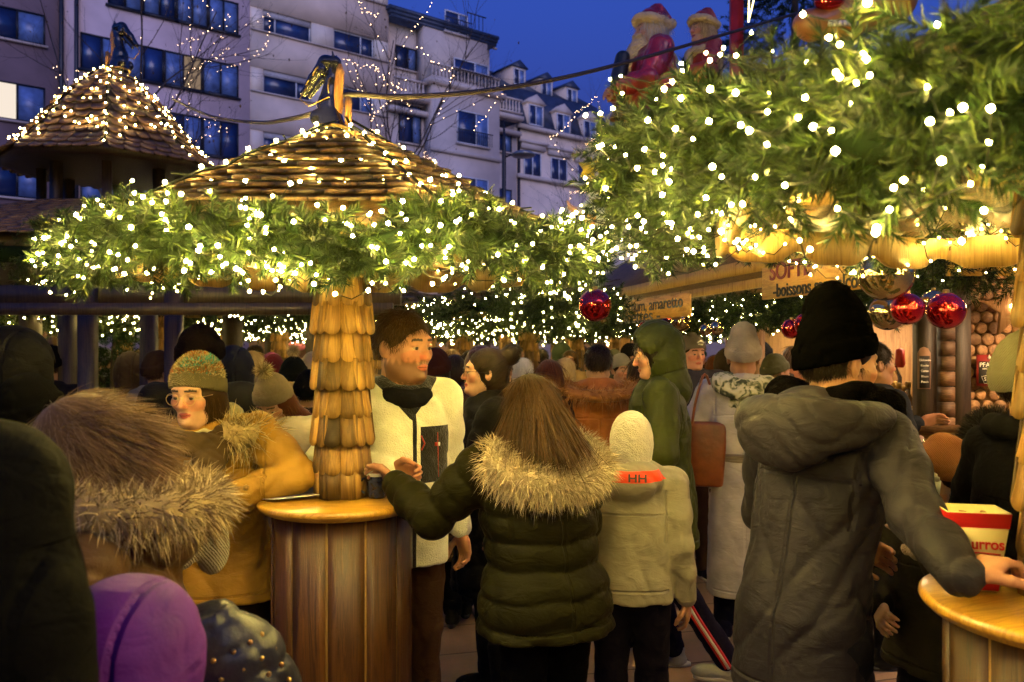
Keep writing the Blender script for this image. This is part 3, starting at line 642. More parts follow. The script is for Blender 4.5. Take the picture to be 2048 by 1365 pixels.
def bar_table(label, loc, rz=0, detail=True):
    t = empty('standing_table', loc, rz); tag(t, label, 'table', 'wooden standing tables with shingled roofs')
    # top
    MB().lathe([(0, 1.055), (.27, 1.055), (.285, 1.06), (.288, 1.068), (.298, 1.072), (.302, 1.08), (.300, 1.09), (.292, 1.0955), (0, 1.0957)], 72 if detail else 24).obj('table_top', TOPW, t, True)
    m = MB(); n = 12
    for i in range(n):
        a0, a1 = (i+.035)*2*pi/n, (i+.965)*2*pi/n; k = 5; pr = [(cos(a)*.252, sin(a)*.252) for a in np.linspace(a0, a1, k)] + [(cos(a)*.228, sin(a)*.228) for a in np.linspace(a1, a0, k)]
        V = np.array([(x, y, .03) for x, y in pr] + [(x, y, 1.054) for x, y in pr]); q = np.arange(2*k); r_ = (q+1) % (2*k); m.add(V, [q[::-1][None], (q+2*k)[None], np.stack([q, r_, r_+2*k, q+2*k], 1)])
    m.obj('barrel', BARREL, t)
    m = MB()
    for i in range(n):
        a = i*2*pi/n; m.box((cos(a)*.243, sin(a)*.243, .54), (.010, .0085, 1.02), rotz(a))
    m.lathe([(.2, 0), (.262, 0), (.262, .03), (.2, .03)], 36); m.obj('cover_strip', PALE, t)
    # post
    post = MB(); post.lathe([(.092, 1.096), (.092, 2.38), (0, 2.40)], 6, a0=R(8)); ph = post.obj('post', SHING, t)
    m = MB(); V, F = shingle(.05, .118, .0065, 9)
    for r_ in range(12):
        z = 1.30 + .101*r_; ap = .093 if r_ % 2 else .084; rows = [(ap, z, 0)]
        fl = 2*(ap+.012)*math.tan(pi/6); ns_ = 2
        Ms, off = [], []
        for s in range(6):
            ang = R(38) + s*pi/3
            for i in range(ns_):
                x = (i-(ns_-1)/2)*fl/ns_; M = rotz(ang+pi/2) @ rotx(-R(7)+rng.uniform(-.012, .012)) @ roty(rng.normal()*.004) @ np.diag([fl/ns_/.05*1.0, 1, 1+rng.uniform(-.015, .015)]); Ms.append(M); off.append(rotz(ang) @ np.array([ap-.006, 0, 0]) + rotz(ang+pi/2) @ np.array([x, 0, 0]) + np.array([0, 0, z]))
        m.inst(V, F, np.array(Ms), np.array(off))
    # plain boards at the foot of the post
    for s in range(6):
        ang = R(38) + s*pi/3
        for i in (-.75, .75): m.box(rotz(ang) @ np.array([.088, i*.034, 1.150]), (.008, .048, .105), rotz(ang))
    m.obj('post_shingles', SHING, t)
    # roof: six faced, shingled above and below
    rf = MB(); rf.lathe([(.0, 2.425), (.26, 2.31), (.53, 2.165), (.83, 2.02), (.83, 2.005), (.5, 2.15), (0, 2.40)], 6).obj('roof', ROOFW, t)
    m = MB(); rows = []; nr = 12 if detail else 6
    for i in range(nr):
        f = (i+.3)/nr; ap = (.05 + .655*f); cr = ap/cos(pi/6); z = np.interp(cr, [0, .26, .53, .83], [2.425, 2.31, 2.165, 2.02]) + .014; rows.append((ap, z, R(66)))
    shingle_rows(m, None, 6, rows, .085, .10 if detail else .17, .011, R(-14), a0=R(30)); 
    rows = [(.66 - .09*i, 2.045 + .042*i, R(60)) for i in range(7)]
    shingle_rows(m, None, 6, rows, .10, .14, .010, R(0), a0=R(30)) if detail else None
    m.obj('roof_shingles', ROOFW, t)
    m = MB(); valance(m, .715, 1.985, .085, .02, 6, R(30)); m.obj('valance', wood('valance_wood', (.26, .14, .03), (.42, .25, .06), isl=.3), t)
    return t
cA = P(685, 0, 2.92); tA = bar_table('shingled standing table in the centre, mug and paper on its top', (cA[0], cA[1], 0), R(0))
tB = copy_tree(tA); tB.location = (1.215, 1.72, 0); tB.rotation_euler.z = R(20); tag(tB, 'shingled standing table at the right edge beside the man in the grey jacket')
pathA = ring_path(.87, 1.975, 110, .015, 1); pathA[:, 2] += .055*pathA[:, 1]; GA = 'fir garlands round the table roofs'
gA = garland(pathA, (cA[0], cA[1], 0), 'thick lit fir garland round the roof of the central table', GA, nb=620, rb=.0043, nsp=2100, nn=80, w=.0046, R0=.09, nl=.043, L=.082, bz=(.75, 1.6))
pathB = ring_path(.87, 2.02, 110, .02, 4); pathB[:, 2] += .055*pathB[:, 1]
gB = garland(pathB, (1.19, 1.72, 0), 'large lit fir garland close by at the upper right', GA, nb=900, rb=.0036, nsp=2500, nn=110, w=.0038, R0=.135, nl=.042, L=.12, bz=(.75, 1.6))
# unseen table with lit garland, added behind the viewer for warm fill light
for q_, (x_, y_) in enumerate(((-2.2, -1.5),)):
    t_b = copy_tree(tA); t_b.location = (x_, y_, 0); tag(t_b, ['shingled standing table behind the viewer on the left', 'shingled standing table behind the viewer on the right'][q_])
    g_b = copy_tree(gA); g_b.location = (x_, y_, 0); g_b.rotation_euler.z = 2+q_; tag(g_b, ['lit fir garland behind the viewer on the left', 'lit fir garland behind the viewer on the right'][q_])
# lights on the central roof
def hip_lights(loc, label, sides=6, a0=0, prof=((.02, 2.46), (.26, 2.335), (.53, 2.19), (.83, 2.045)), nrow=3, rb=.0065, per=9, mat=BULB):
    ls = empty('light_string', loc); tag(ls, label, 'fairy lights'); pr = np.array(prof); pts = []; c = MB()
    for s in range(sides):
        a = a0 + s*2*pi/sides; r_ = np.linspace(pr[0, 0], pr[-1, 0], per); z = np.interp(r_, pr[:, 0], pr[:, 1]) + .012; l = np.stack([r_*cos(a), r_*sin(a), z], 1); l += rng.normal(size=l.shape)*.006; c.tube(l, .005, 5); pts += list(l[1:])
        for f in [.3, .55, .8][:nrow]:
            a2 = a0 + (s+1)*2*pi/sides; rr = pr[-1, 0]*f; u = np.linspace(0, 1, 4 + int(f*6)); A0 = np.array([cos(a), sin(a)])*rr; A1 = np.array([cos(a2), sin(a2)])*rr
            l = np.stack([A0[0]+(A1[0]-A0[0])*u, A0[1]+(A1[1]-A0[1])*u, np.full(len(u), np.interp(rr, pr[:, 0], pr[:, 1])+.02) - .02*np.sin(u*pi)], 1); l += rng.normal(size=l.shape)*[.02, .02, .004]; c.tube(l, .003, 4); pts += list(l[1:-1])
    c.obj('cable', WIRE, ls); me = None
    for p in pts[:100]:
        p = p + np.array([0, 0, .012])
        if me is None: o = spheres(MB(), [np.zeros(3)], rb).obj('bulb', mat, ls, True); me = o.data
        else: o = bpy.data.objects.new('bulb', me); COL.objects.link(o); o.parent = ls
        o.location = p
    if len(pts) > 100: tag(spheres(MB(), pts[100:], rb).obj('bulbs', mat, ls), kind='stuff')
hip_lights((cA[0], cA[1], 0), 'cables of warm bulbs over the shingled roof of the central table')
# ------------------------------------------------------------------ horse figures
HBLK = plain('black_lacquer', (.008, .008, .012), .22, coat=.5); HWOOD = wood('figure_wood', (.30, .13, .03), (.60, .30, .08), rough=.4, isl=.1); BRASS = plain('old_brass', (.45, .28, .08), .35, .8)
def horse(label, loc, s, rz):
    h = empty('horse_figure', loc, rz); h.scale = (s, s, s); tag(h, label, 'figure', 'carved horse figures on the roof tops')
    b = Sdf(); b.chain([(-.02, 0, 0), (-.06, 0, .35), (.0, 0, .75), (.06, 0, 1.02)], [.25, .17, .105, .09], .05); b.chain([(.06, 0, 1.04), (-.10, 0, 1.04), (-.32, 0, .80), (-.48, 0, .58)], [.10, .125, .085, .062], .04)
    b.cap((-.16, 0, .78), (-.38, 0, .52), .055, .04, .012); b.ell((-.50, 0, .57), (.05, .065, .05))
    for sy in (-1, 1): b.cap((.07, .05*sy, 1.05), (.05, .08*sy, 1.2), .035, .012, .02); b.ell((-.18, .10*sy, .98), (.04, .03, .035), k=.01); b.ell((-.12, .10*sy, .90), (.06, .05, .09), k=.03); b.ell((-.18, .16*sy, .12), (.12, .07, .13), k=.04)
    V, F = b.build(.022); mk('body', V, F, HBLK, h, True)
    m = MB(); m.tube(np.array([[.03, 0, .1], [.10, 0, .35], [.11, 0, .6], [.14, 0, .85], [.13, 0, 1.0]]), [.13, .10, .085, .08, .05], 10); m.box((.3, -.02, .22), (.07, .12, .45)); m.obj('wooden_mane', HWOOD, h, True)
    m = MB()
    for c_, rr, tl in (((-.22, 0, .9), .135, 40), ((-.38, 0, .73), .085, 40), ((.02, 0, .62), .175, 5)):
        a = np.linspace(0, 2*pi, 24, endpoint=False); p = np.stack([0*a, np.cos(a)*rr, np.sin(a)*rr], 1) @ roty(R(tl)).T + np.array(c_); m.tube(p, .012, 5, closed=True)
    m.tube([(-.36, -.1, .68), (-.5, -.12, .45), (-.3, -.18, .30), (.05, -.2, .42)], .012, 5); m.lathe([(0, 0), (.28, 0), (.3, .03), (.22, .06), (0, .06)], 20, (0, 0, -.06)); m.obj('harness', BRASS, h)
    return h
pk = np.array([cA[0], cA[1], 2.43])
hr = horse('black lacquered horse head with wooden mane on the central roof', (pk[0]-.04, pk[1], 2.45), .225, R(-12))
# ------------------------------------------------------------------ turret kiosk on the left
TK = (P(225, 0, 8)[0], 8.0)
k_ = empty('shingled_kiosk', (TK[0], TK[1], 0)); tag(k_, 'dark timber kiosk with a bulb covered bell shaped shingled turret', 'kiosk')
prof = [(0, 4.42), (.16, 4.33), (.42, 4.10), (.66, 3.80), (.86, 3.56), (1.02, 3.42)]
KR = wood('turret_shingle_wood', (.16, .08, .04), (.34, .19, .10), rough=.6, isl=.4)
MB().lathe(prof + [(1.02, 3.38), (.9, 3.36), (.0, 3.36)], 8, a0=R(22.5)).obj('turret_roof', DARKW, k_)
m = MB(); rows = []
for i in range(14):
    f = (i+.4)/14; cr = .08 + .97*f; z = np.interp(cr, [p[0] for p in prof], [p[1] for p in prof]); sl = R(np.interp(cr, [0, .4, .8, 1.0], [55, 42, 45, 52])); rows.append((cr*cos(pi/8)*.99, z+.03, sl))
shingle_rows(m, None, 8, rows, .13, .15, .014, R(-9), a0=0); m.obj('turret_shingles', KR, k_)
m = MB(); 
for s in range(8): a = s*pi/4 + R(22.5); m.box((cos(a)*.62, sin(a)*.62, 2.95), (.08, .08, .86), rotz(a))
m.obj('turret_post', DARKW, k_)
MB().lathe([(.5, 3.0), (2.55, 2.43), (2.6, 2.36), (2.5, 2.3), (.4, 2.8)], 8, a0=R(22.5)).obj('lower_roof', DARKW, k_)
m = MB(); rows = [((.55 + 1.85*(i+.5)/14)*1.0, 3.0 - .57*(i+.5)/14*1.0 + .02, R(70)) for i in range(14)]; shingle_rows(m, None, 8, rows, .16, .19, .014, R(-8), a0=0); m.obj('lower_shingles', KR, k_)
for s in range(8):
    a = s*pi/4 + R(10); MB().box((cos(a)*1.95, sin(a)*1.95, 1.2), (.12, .12, 2.3), rotz(a)).obj('post', DARKW, k_)
hip_lights((TK[0], TK[1], 0), 'nets of warm bulbs over the bell shaped turret roof', 8, R(22.5), [(a, b+.035) for a, b in prof], 2, .0085, 11, BULB_ROOF)
l2 = empty('light_string', (TK[0], TK[1], 0)); tag(l2, 'cluster of warm bulbs scattered between the turret shingles', 'fairy lights')
a = rng.uniform(0, 2*pi, 170); rr = np.sqrt(rng.uniform(.01, 1, 170))*.98; tag(spheres(MB(), np.stack([rr*np.cos(a), rr*np.sin(a), np.interp(rr, [p[0] for p in prof], [p[1] for p in prof]) + .055], 1), .0085).obj('bulbs', BULB_ROOF, l2), kind='stuff')
horse('small black horse head with wooden mane on the turret tip', (TK[0]+.06, TK[1], 4.42), .40, R(-8)).rotation_euler = (0, 0, R(172))
garland(ring_path(2.55, 2.30, 130, .008, 8), (TK[0], TK[1], 0), 'dim fir garland round the lower eave of the turret kiosk', GA, near=False, nb=260, rb=.009, nsp=1900, nn=45, w=.0055, nl=.06, R0=.17, L=.2)
# dark pergola frame in front of the kiosk
pg = empty('timber_frame', (-2.6, 5.1, 0)); tag(pg, 'black timber frame with four posts and a cross beam at left', 'frame')
for px in (136, 176, 298, 348):
    q = P(px, 690, 4.9 if px in (176, 348) else 5.2); MB().box((q[0]+2.6, q[1]-5.1, 1.0), (.085, .085, 2.0)).obj('post', DARKW, pg)
MB().box((.0, -.1, 1.96), (3.8, .10, .12)).obj('beam', DARKW, pg); MB().box((.0, -.42, 1.86), (3.8, .06, .07)).obj('beam', DARKW, pg)
# ------------------------------------------------------------------ distant tables and garlands
fard = [(330, 6.3, 0), (1058, 7.6, 0), (930, 10.2, 0), (1150, 9.2, 0), (1290, 8.3, 0), (760, 8.6, 0), (560, 9.5, 0), (860, 13.2, 0), (1010, 13.8, 0), (1230, 13.2, 0), (690, 13.8, 0), (455, 12.6, 0), (1385, 11.6, 0), (1110, 17, 0), (905, 18, 0), (250, 11.0, 0), (1330, 16.5, 0), (560, 17.5, 0)]
fl_lab = ['shingled table with roof between the dark posts at left', 'shingled table with roof in the middle distance behind the crowd', 'distant shingled table left of the middle one', 'distant shingled table behind the orange parka', 'distant shingled table behind the green hooded coat',
 'distant shingled table behind the man in fleece', 'distant shingled table behind the pompom hats', 'far shingled table behind the burgundy beanie', 'far shingled table behind the purple hood', 'far shingled table right of the orange parka', 'far shingled table behind the shingled post', 'far shingled table left of the food stall',
 'far shingled table beyond the grey beanie', 'farthest shingled table past the dark ponytail', 'farthest shingled table past the brown puffer coat', 'far shingled table behind the dark turret posts', 'farthest shingled table past the hanging baubles', 'farthest shingled table by the food stall']
ft0 = None; fg0 = None
for (px, d, _), lab in zip(fard, fl_lab):
    x = (px-CX)*d/FPX
    if ft0 is None: t = ft0 = bar_table(lab, (x, d, 0), 0, detail=False)
    else: t = copy_tree(ft0); t.location = (x, d, 0); tag(t, lab)
    t.rotation_euler.z = rng.uniform(0, 1)
    gl = 'lit fir garland on the roof of the ' + lab.replace('shingled ', '').replace(' with roof', '')
    if fg0 is None: g_ = fg0 = garland(ring_path(.88, 1.97, 80, .02, 6), (x, d, 0), gl, GA, near=False, nb=280, rb=.0062, nsp=1000, nn=50, w=.006, nl=.05, R0=.13, L=.12)
    else: g_ = copy_tree(fg0); g_.location = (x, d, 0); tag(g_, gl)
    g_.rotation_euler.z = rng.uniform(0, 6)
# rows of garlands stretched between roofs (low, dense)
def line_garland(a, b, sag, label, nb, rb, nsp, nn=50, w=.006, R0=.12, nl=.045, mat=None, L=.12, bz=(.62, 1.2), group='fir garlands strung in straight runs'):
    a, b = np.array(a, float), np.array(b, float); u = np.linspace(0, 1, 40); p = a + (b-a)*u[:, None]; p[:, 2] -= sag*4*u*(1-u); p = np.concatenate([p, p[-2:0:-1] + [0, 0, -.03]])
    g_ = empty('fir_garland', (0, 0, 0)); tag(g_, label, 'garland', group); V, F = foliage_mesh(p, R0, nsp, nn, nl, L, w); mk('foliage', V, F, NEEDLE, g_)
    pts = around(p, nb, R0*bz[0], R0*bz[1], nsp); tag(spheres(MB(), pts, rb, ICO0 if rb > .009 else ICO1).obj('bulbs', mat or BULB_FAR, g_), kind='stuff'); return g_
line_garland(P(-60, 640, 6.5), P(330, 632, 7.5), .02, 'dim fir garland along the left behind the dark posts', 110, .0075, 800)
line_garland(P(330, 630, 8), P(800, 640, 10), .03, 'bright fir garland above the pompom hats', 300, .0072, 1300)
line_garland(P(740, 640, 8.0), P(1240, 640, 8.0), .03, 'bright fir garland over the crowd right of the bearded man', 380, .0070, 1400)
line_garland(P(700, 672, 14), P(1500, 668, 14), .03, 'dense band of lit garland low over the far crowd', 420, .010, 1300, w=.010)
line_garland(P(350, 665, 15), P(720, 668, 15), .03, 'dense band of lit garland over the far food stall', 230, .013, 900, w=.010)
line_garland(P(1000, 618, 5.6), P(1240, 612, 5.6), .02, 'lit garland hanging behind the big red bauble', 130, .0065, 700)
# ------------------------------------------------------------------ round bar on the right
def el(d): return np.array([1.57 - .177*(d-3.46), d])          # the bar's left eave line
bar = empty('wooden_bar', (2.4, 4.6, 0)); tag(bar, 'log slice clad bar with a lit serving hatch and dark timbers', 'stall'); BO = np.array([2.4, 4.6, 0])
def bb(mb, c, size, rz=0): return mb.box(np.array(c)-BO, size, rotz(rz))
SL = wood('log_slice', (.28, .13, .05), (.58, .32, .13), scale=(9, 9, 9), rough=.6, isl=.45); WALLW = wood('bar_board', (.10, .045, .018), (.22, .11, .045), scale=(3, 3, 30))
# front wall x from 2.62 rightwards at y 4.5
m = MB(); bb(m, (4.3, 4.62, 1.45), (3.5, .10, 1.9)); m.obj('wall', WALLW, bar)
m = MB(); r_ = .036
V, F = MB().lathe([(0, 0), (.030, 0), (.0345, -.004), (.0345, -.03), (0, -.03)], 16).get(); V = V @ rotx(R(90)).T
off, Ms = [], []
for i in range(40):
    for j in range(26):
        x = 2.575 + i*.0725; z = .92 + j*.0635*1.0; x += .036*(j % 2); s = rng.uniform(.82, 1.05)
        off.append([x+rng.normal()*.003, 4.548, z]); Ms.append(roty(rng.uniform(0, 6)) @ np.diag([s, 1, s]))
m.inst(V, F, np.array(Ms), np.array(off)-BO); m.obj('log_slices', SL, bar)
for x, w_, c in ((2.33, .085, DARKW), (2.44, .055, DARKW), (2.52, .09, DARKW)):
    m = MB(); bb(m, (x, 4.50, 1.45), (w_, .10, 1.95)); m.obj('beam', c, bar)
m = MB()
for j in range(12): bb(m, (2.425, 4.445, .95+j*.085), (.07, .05, .078))
m.obj('block_strip', WALLW, bar)
m = MB(); bb(m, (3.4, 4.44, 1.185), (2.3, .12, .035)); bb(m, (3.4, 4.46, 1.13), (2.3, .06, .06)); m.obj('ledge', wood('ledge_wood', (.18, .08, .03), (.36, .18, .07), scale=(1.5, 20, 20)), bar)
m = MB(); bb(m, (3.4, 4.50, .6), (2.25, .1, 1.05)); m.obj('front_board', plain('dark_red_board', (.10, .012, .01), .6), bar)
# side counter along the left face
d0, d1 = 4.55, 8.8; ang = atan2(d1-d0, -.177*(d1-d0)); mid = (el(d0)+el(d1))/2 + np.array([.80, 0]); Ls = (d1-d0)/abs(sin(ang))
m = MB(); bb(m, (mid[0], mid[1], 1.13), (Ls, .34, .04), ang); m.obj('counter', TOPW, bar)
m = MB(); bb(m, (mid[0]+.05, mid[1], .55), (Ls, .12, 1.1), ang); m.obj('counter_front', WALLW, bar)
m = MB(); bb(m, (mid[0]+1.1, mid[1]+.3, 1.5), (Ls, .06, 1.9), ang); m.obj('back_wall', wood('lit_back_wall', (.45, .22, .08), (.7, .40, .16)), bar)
for dd in (5.8, 7.2, 8.8): q = el(dd) + [.62, 0]; m = MB(); bb(m, (q[0], q[1], 1.3), (.1, .1, 1.5)); m.obj('hatch_post', wood('amber_post', (.30, .14, .04), (.5, .26, .09)), bar)
for q, (x, y, z) in enumerate([(2.62, 5.2, 1.93), (2.4, 6.4, 1.93), (2.15, 7.8, 1.93)]):
    m = MB(); bb(m, (x, y, z), (.10, .9, .03), R(10)); m.obj('strip_lamp', emitter('bar_lamp', (1, .72, .42), 55), bar)
# roof slab over the bar and shingled skirt
m = MB(); bb(m, (3.3, 3.75, 2.0), (1.4, .06, .03)); m.obj('strip_lamp', emitter('wall_lamp', (1, .62, .30), 170), bar)  # hidden glowing strip added under the front eave to brighten the log wall
m = MB(); a, b_ = el(3.25), el(9.6)
V = [(a[0], a[1], 2.06), (b_[0], b_[1], 2.06), (9, 12, 2.06), (9, 3.4, 2.06), (a[0]+1.2, a[1]+1.6, 3.0), (b_[0]+1.4, b_[1]-.6, 3.0), (7, 10, 3.0), (7, 5, 3.0)]
m.add(np.array(V)-BO, [np.array([[3, 2, 1, 0], [4, 5, 6, 7], [0, 1, 5, 4], [1, 2, 6, 5], [2, 3, 7, 6], [3, 0, 4, 7]])]); m.obj('roof', ROOFW, bar)
m = MB(); q = (el(3.3)+el(9.4))/2; bb(m, (q[0]-.0, q[1], 2.10), (6.2, .05, .075), ang); bb(m, (q[0]+.02, q[1], 2.0), (6.15, .04, .05), ang); bb(m, (3.6, 3.36, 2.1), (4.1, .05, .08)); m.obj('eave_board', PALE, bar)
GB2 = 'fir garlands along the eaves of the bar'
a, b_ = el(3.25), el(9.4)
line_garland((a[0]+.06, a[1], 1.87), (b_[0]+.06, b_[1], 1.87), .02, 'dark fir garland along the near eave of the bar hung with baubles', 300, .0046, 3000, nn=60, w=.0042, R0=.10, nl=.04, L=.09, group=GB2)
line_garland((a[0]+.1, a[1]+.02, 2.0), (a[0]+2.6, a[1]+.1, 2.0), .02, 'fir garland over the log slice wall of the bar', 50, .0055, 900, nn=60, w=.0035, R0=.09, L=.13, group=GB2)
# signs
def serif(txt, size, mat, parent, loc, rot, ext=.002, sx=1.0, name='lettering', bold=0):
    cu = bpy.data.curves.new(name, 'FONT'); cu.body = txt; cu.size = size; cu.extrude = ext; cu.align_x = 'CENTER'; cu.align_y = 'CENTER'; cu.offset = bold; cu.materials.append(mat)
    o = bpy.data.objects.new(name, cu); COL.objects.link(o); o.parent = parent; o.location = loc; o.rotation_euler = rot; o.scale = (sx, 1, 1)
    bpy.context.view_layer.update(); me = bpy.data.meshes.new_from_object(o.evaluated_get(bpy.context.evaluated_depsgraph_get())); o2 = bpy.data.objects.new(name, me); COL.objects.link(o2); o2.parent = parent; o2.location = loc; o2.rotation_euler = rot; o2.scale = (sx, 1, 1); bpy.data.objects.remove(o); return o2
INK = plain('black_paint', (.012, .01, .01), .5); REDP = plain('red_paint', (.45, .02, .01), .4); SIGNW = wood('sign_board', (.66, .32, .05), (.95, .54, .12), scale=(2, 20, 20), isl=.05, rough=.5)
def eave_sign(label, a, b, zb, zt_, lines, off=0):
    a, b = np.array(a), np.array(b); c = (a+b)/2; d_ = b - a; L = np.linalg.norm(d_); an = atan2(d_[1], d_[0]); nrm = np.array([-sin(an), cos(an)])
    if nrm[1] > 0: nrm = -nrm
    c = c + nrm*abs(off)*1.0; s = empty('sign', (c[0], c[1], (zb+zt_)/2)); s.rotation_euler.z = an; tag(s, label, 'sign', 'painted wooden menu signs on the bar'); h = zt_-zb
    n = 30; x = np.linspace(-L/2, L/2, n); zw = h/2 + .008*np.sin(x*22); o = [(-L/2, -h/2), (L/2, -h/2)] + [(xx, zz_) for xx, zz_ in zip(x[::-1], zw[::-1])]
    MB().prism(o, .02).obj('board', SIGNW, s)
    for txt, size, mat, x0, z0, sx in lines: serif(txt, size, mat, s, (x0, -.013, z0), (R(90), 0, 0), sx=sx, bold=size*.012)
    return s
eave_sign('orange menu sign reading SOFTE and boissons sans alcool', (1.234, 3.9), (1.40, 3.0), 1.87, 2.02, [('-boissons sans alcool', .088, INK, .02, -.042, .98), ('SOFTE', .115, plain('maroon_paint', (.16, .015, .02), .5), -.20, .047, 1.1)])
eave_sign('orange menu sign reading punch avec rhum, amaretto and rincettes', (.66, 7.0), (1.117, 5.0), 1.83, 1.975, [('punch avec rhum, amaretto', .115, INK, .12, .025, 1.3), ('- rincettes -', .13, INK, .1, -.05, 1.6)])
s = empty('sign', (2.42, 3.24, 1.99)); tag(s, 'orange sign over the log slice wall ending in pour', 'sign', 'painted wooden menu signs on the bar'); MB().box((.0, 0, 0), (1.3, .02, .12)).obj('board', SIGNW, s)
serif('déjeuner... pour', .105, INK, s, (-.05, -.013, -.005), (R(90), 0, 0), bold=.001)
# PFAND board, slate menu and star lamp on the wall
pf = empty('notice', tuple(P(1977, 741, 4.50) + [0, 0, 0])); tag(pf, 'small red and black deposit notice on the log slices', 'sign')
MB().box((0, 0, 0), (.135, .008, .175)).obj('board', plain('dark_red_paint', (.22, .012, .01), .5), pf); MB().box((0, -.0065, -.012), (.115, .004, .125)).obj('panel', plain('blackboard', (.015, .014, .014), .7), pf)
CHALK = plain('chalk', (.7, .68, .62), .8); serif('PFAND', .036, CHALK, pf, (0, -.010, .030), (R(90), 0, 0), .0006); serif('5,00 €', .030, CHALK, pf, (0.008, -.010, -.05), (R(90), R(0), 0), .0006); serif('DÉPÔT', .012, CHALK, pf, (-.02, -.010, .008), (R(90), 0, 0), .0006)
m = MB(); m.tube([(-.045, -.01, -.035), (.04, -.01, -.02), (.05, -.01, -.066), (-.03, -.01, -.074), (-.045, -.01, -.035)], .0015, 4); m.tube([(.01, -.01, -.02), (.012, -.01, .0), (.035, -.01, .002), (.035, -.01, -.018)], .0015, 4); m.lathe([(0, 0), (.008, .004), (.009, .012), (.0, .028)], 8, (0, -.008, .062)); m.obj('drawing', CHALK, pf)
mn = empty('menu_board', tuple(P(1848, 737, 4.42))); tag(mn, 'narrow slate menu with chalk lines beside the serving hatch', 'sign')
o = [(-.034, -.115), (.034, -.115), (.034, .085), (.02, .11), (0, .118), (-.02, .11), (-.034, .085)]; MB().prism(o, .01).obj('frame', plain('worn_wood_edge', (.22, .12, .07), .6), mn); MB().box((0, -.0065, -.02), (.056, .004, .178)).obj('slate', plain('blackboard', (.015, .014, .014), .7), mn)
for i, w_ in enumerate(['Glühwein', 'Kinder', 'Cacao', 'Rhum', 'Punch']): serif(w_, .017, CHALK, mn, (0, -.0095, .045 - i*.030), (R(90), 0, 0), .0005)
st = empty('star_lamp', tuple(P(2022, 615, 4.40))); tag(st, 'crooked wooden star with a glowing bulb on the log wall', 'lamp')
V = []; 
for i in range(10): a = R(90+8) + i*pi/5; r_ = (.20 if i % 2 == 0 else .085)*.78; V.append((cos(a)*r_, sin(a)*r_*1.1))
MB().prism(V, .025).obj('star', wood('star_wood', (.5, .26, .10), (.7, .42, .2)), st); spheres(MB(), [(-.012, -.03, .005)], .014).obj('bulb', emitter('star_bulb', (1, .75, .4), 30), st, True)
# bottles, pump and cups in the hatch
bt = None
for i, (px, py, d, hh, c) in enumerate([(1797, 800, 4.75, .26, (.30, .02, .02)), (1806, 800, 4.8, .24, (.45, .20, .04)), (1816, 805, 4.7, .27, (.10, .05, .02)), (1790, 790, 5.2, .25, (.5, .3, .08))]):
    q = P(px, 690, d); b = empty('bottle', (q[0], q[1], 1.15)); tag(b, ['red bottle on the lit counter', 'amber bottle on the lit counter', 'dark brown bottle nearest the hatch post', 'pale golden bottle farther back on the counter'][i], 'bottle', 'bottles on the bar counter')
    MB().lathe([(0, 0), (.035, 0), (.036, .01), (.036, hh*.6), (.014, hh*.78), (.013, hh)], 16).obj('glass', plain('bottle_glass_%d' % i, c, .1, coat=.5), b, True); MB().lathe([(.0137, hh*.9), (.016, hh*.9), (.016, hh+.012), (0, hh+.012)], 12).obj('cap', BRASS, b, True); MB().lathe([(.0366, hh*.2), (.0368, hh*.5)], 16).obj('label', plain('bottle_label', (.6, .55, .4), .6), b, True)
q = P(1826, 700, 4.62); b = empty('lidded_jar', (q[0], q[1], 1.15)); tag(b, 'white glowing jar at the corner of the serving hatch', 'jar'); MB().lathe([(0, 0), (.04, 0), (.042, .01), (.042, .13), (.0, .132)], 20).obj('jar', plain('cream_glaze', (.75, .65, .45), .3), b, True); MB().lathe([(.0, .145), (.044, .14), (.044, .1335), (0, .1335)], 20).obj('lid', BRASS, b, True)
q = P(1800, 690, 4.9); b = empty('tap', (q[0], q[1], 1.15)); tag(b, 'steel drink tap behind the bottles', 'tap'); m = MB(); m.tube([(0, 0, 0), (0, 0, .3), (-.03, 0, .36), (-.09, 0, .36), (-.1, 0, .30)], .013, 10); m.obj('spout', plain('steel', (.6, .6, .6), .2, 1), b, True); MB().lathe([(.02, .36), (.03, .38), (.025, .47), (0, .48)], 12).obj('handle', REDP, b, True)
# ------------------------------------------------------------------ baubles
RED = plain('red_mirror_glass', (.55, .008, .006), .07, .85, noise=.02, coat=1); GOLD = plain('gold_mirror_glass', (.62, .46, .20), .09, .95, noise=.05, coat=.6)
def bauble(label, px, py, rpx, d, mat, squash=1):
    c = P(px, py, d); r_ = rpx*d/FPX; b = empty('bauble', tuple(c)); tag(b, label, 'bauble', 'mirror baubles hung from the garlands')
    MB().lathe([(0, -r_)] + [(cos(a)*r_, sin(a)*r_) for a in np.linspace(-pi/2, pi/2, 24)[1:-1]] + [(0, r_)], 40).obj('ball', mat, b, True)
    MB().lathe([(r_*.16, r_*.97), (r_*.17, r_*1.12), (r_*.12, r_*1.16), (0, r_*1.16)], 14).obj('cap', BRASS, b, True)
    a = np.linspace(0, 2*pi, 12, endpoint=False); m = MB(); m.tube(np.stack([np.cos(a)*r_*.08, 0*a, r_*1.22 + np.sin(a)*r_*.08], 1), r_*.015, 4, closed=True); m.tube([(0, 0, r_*1.28), (0, .01, r_*1.28+.12)], .0015, 4); m.obj('hook', WIRE, b)
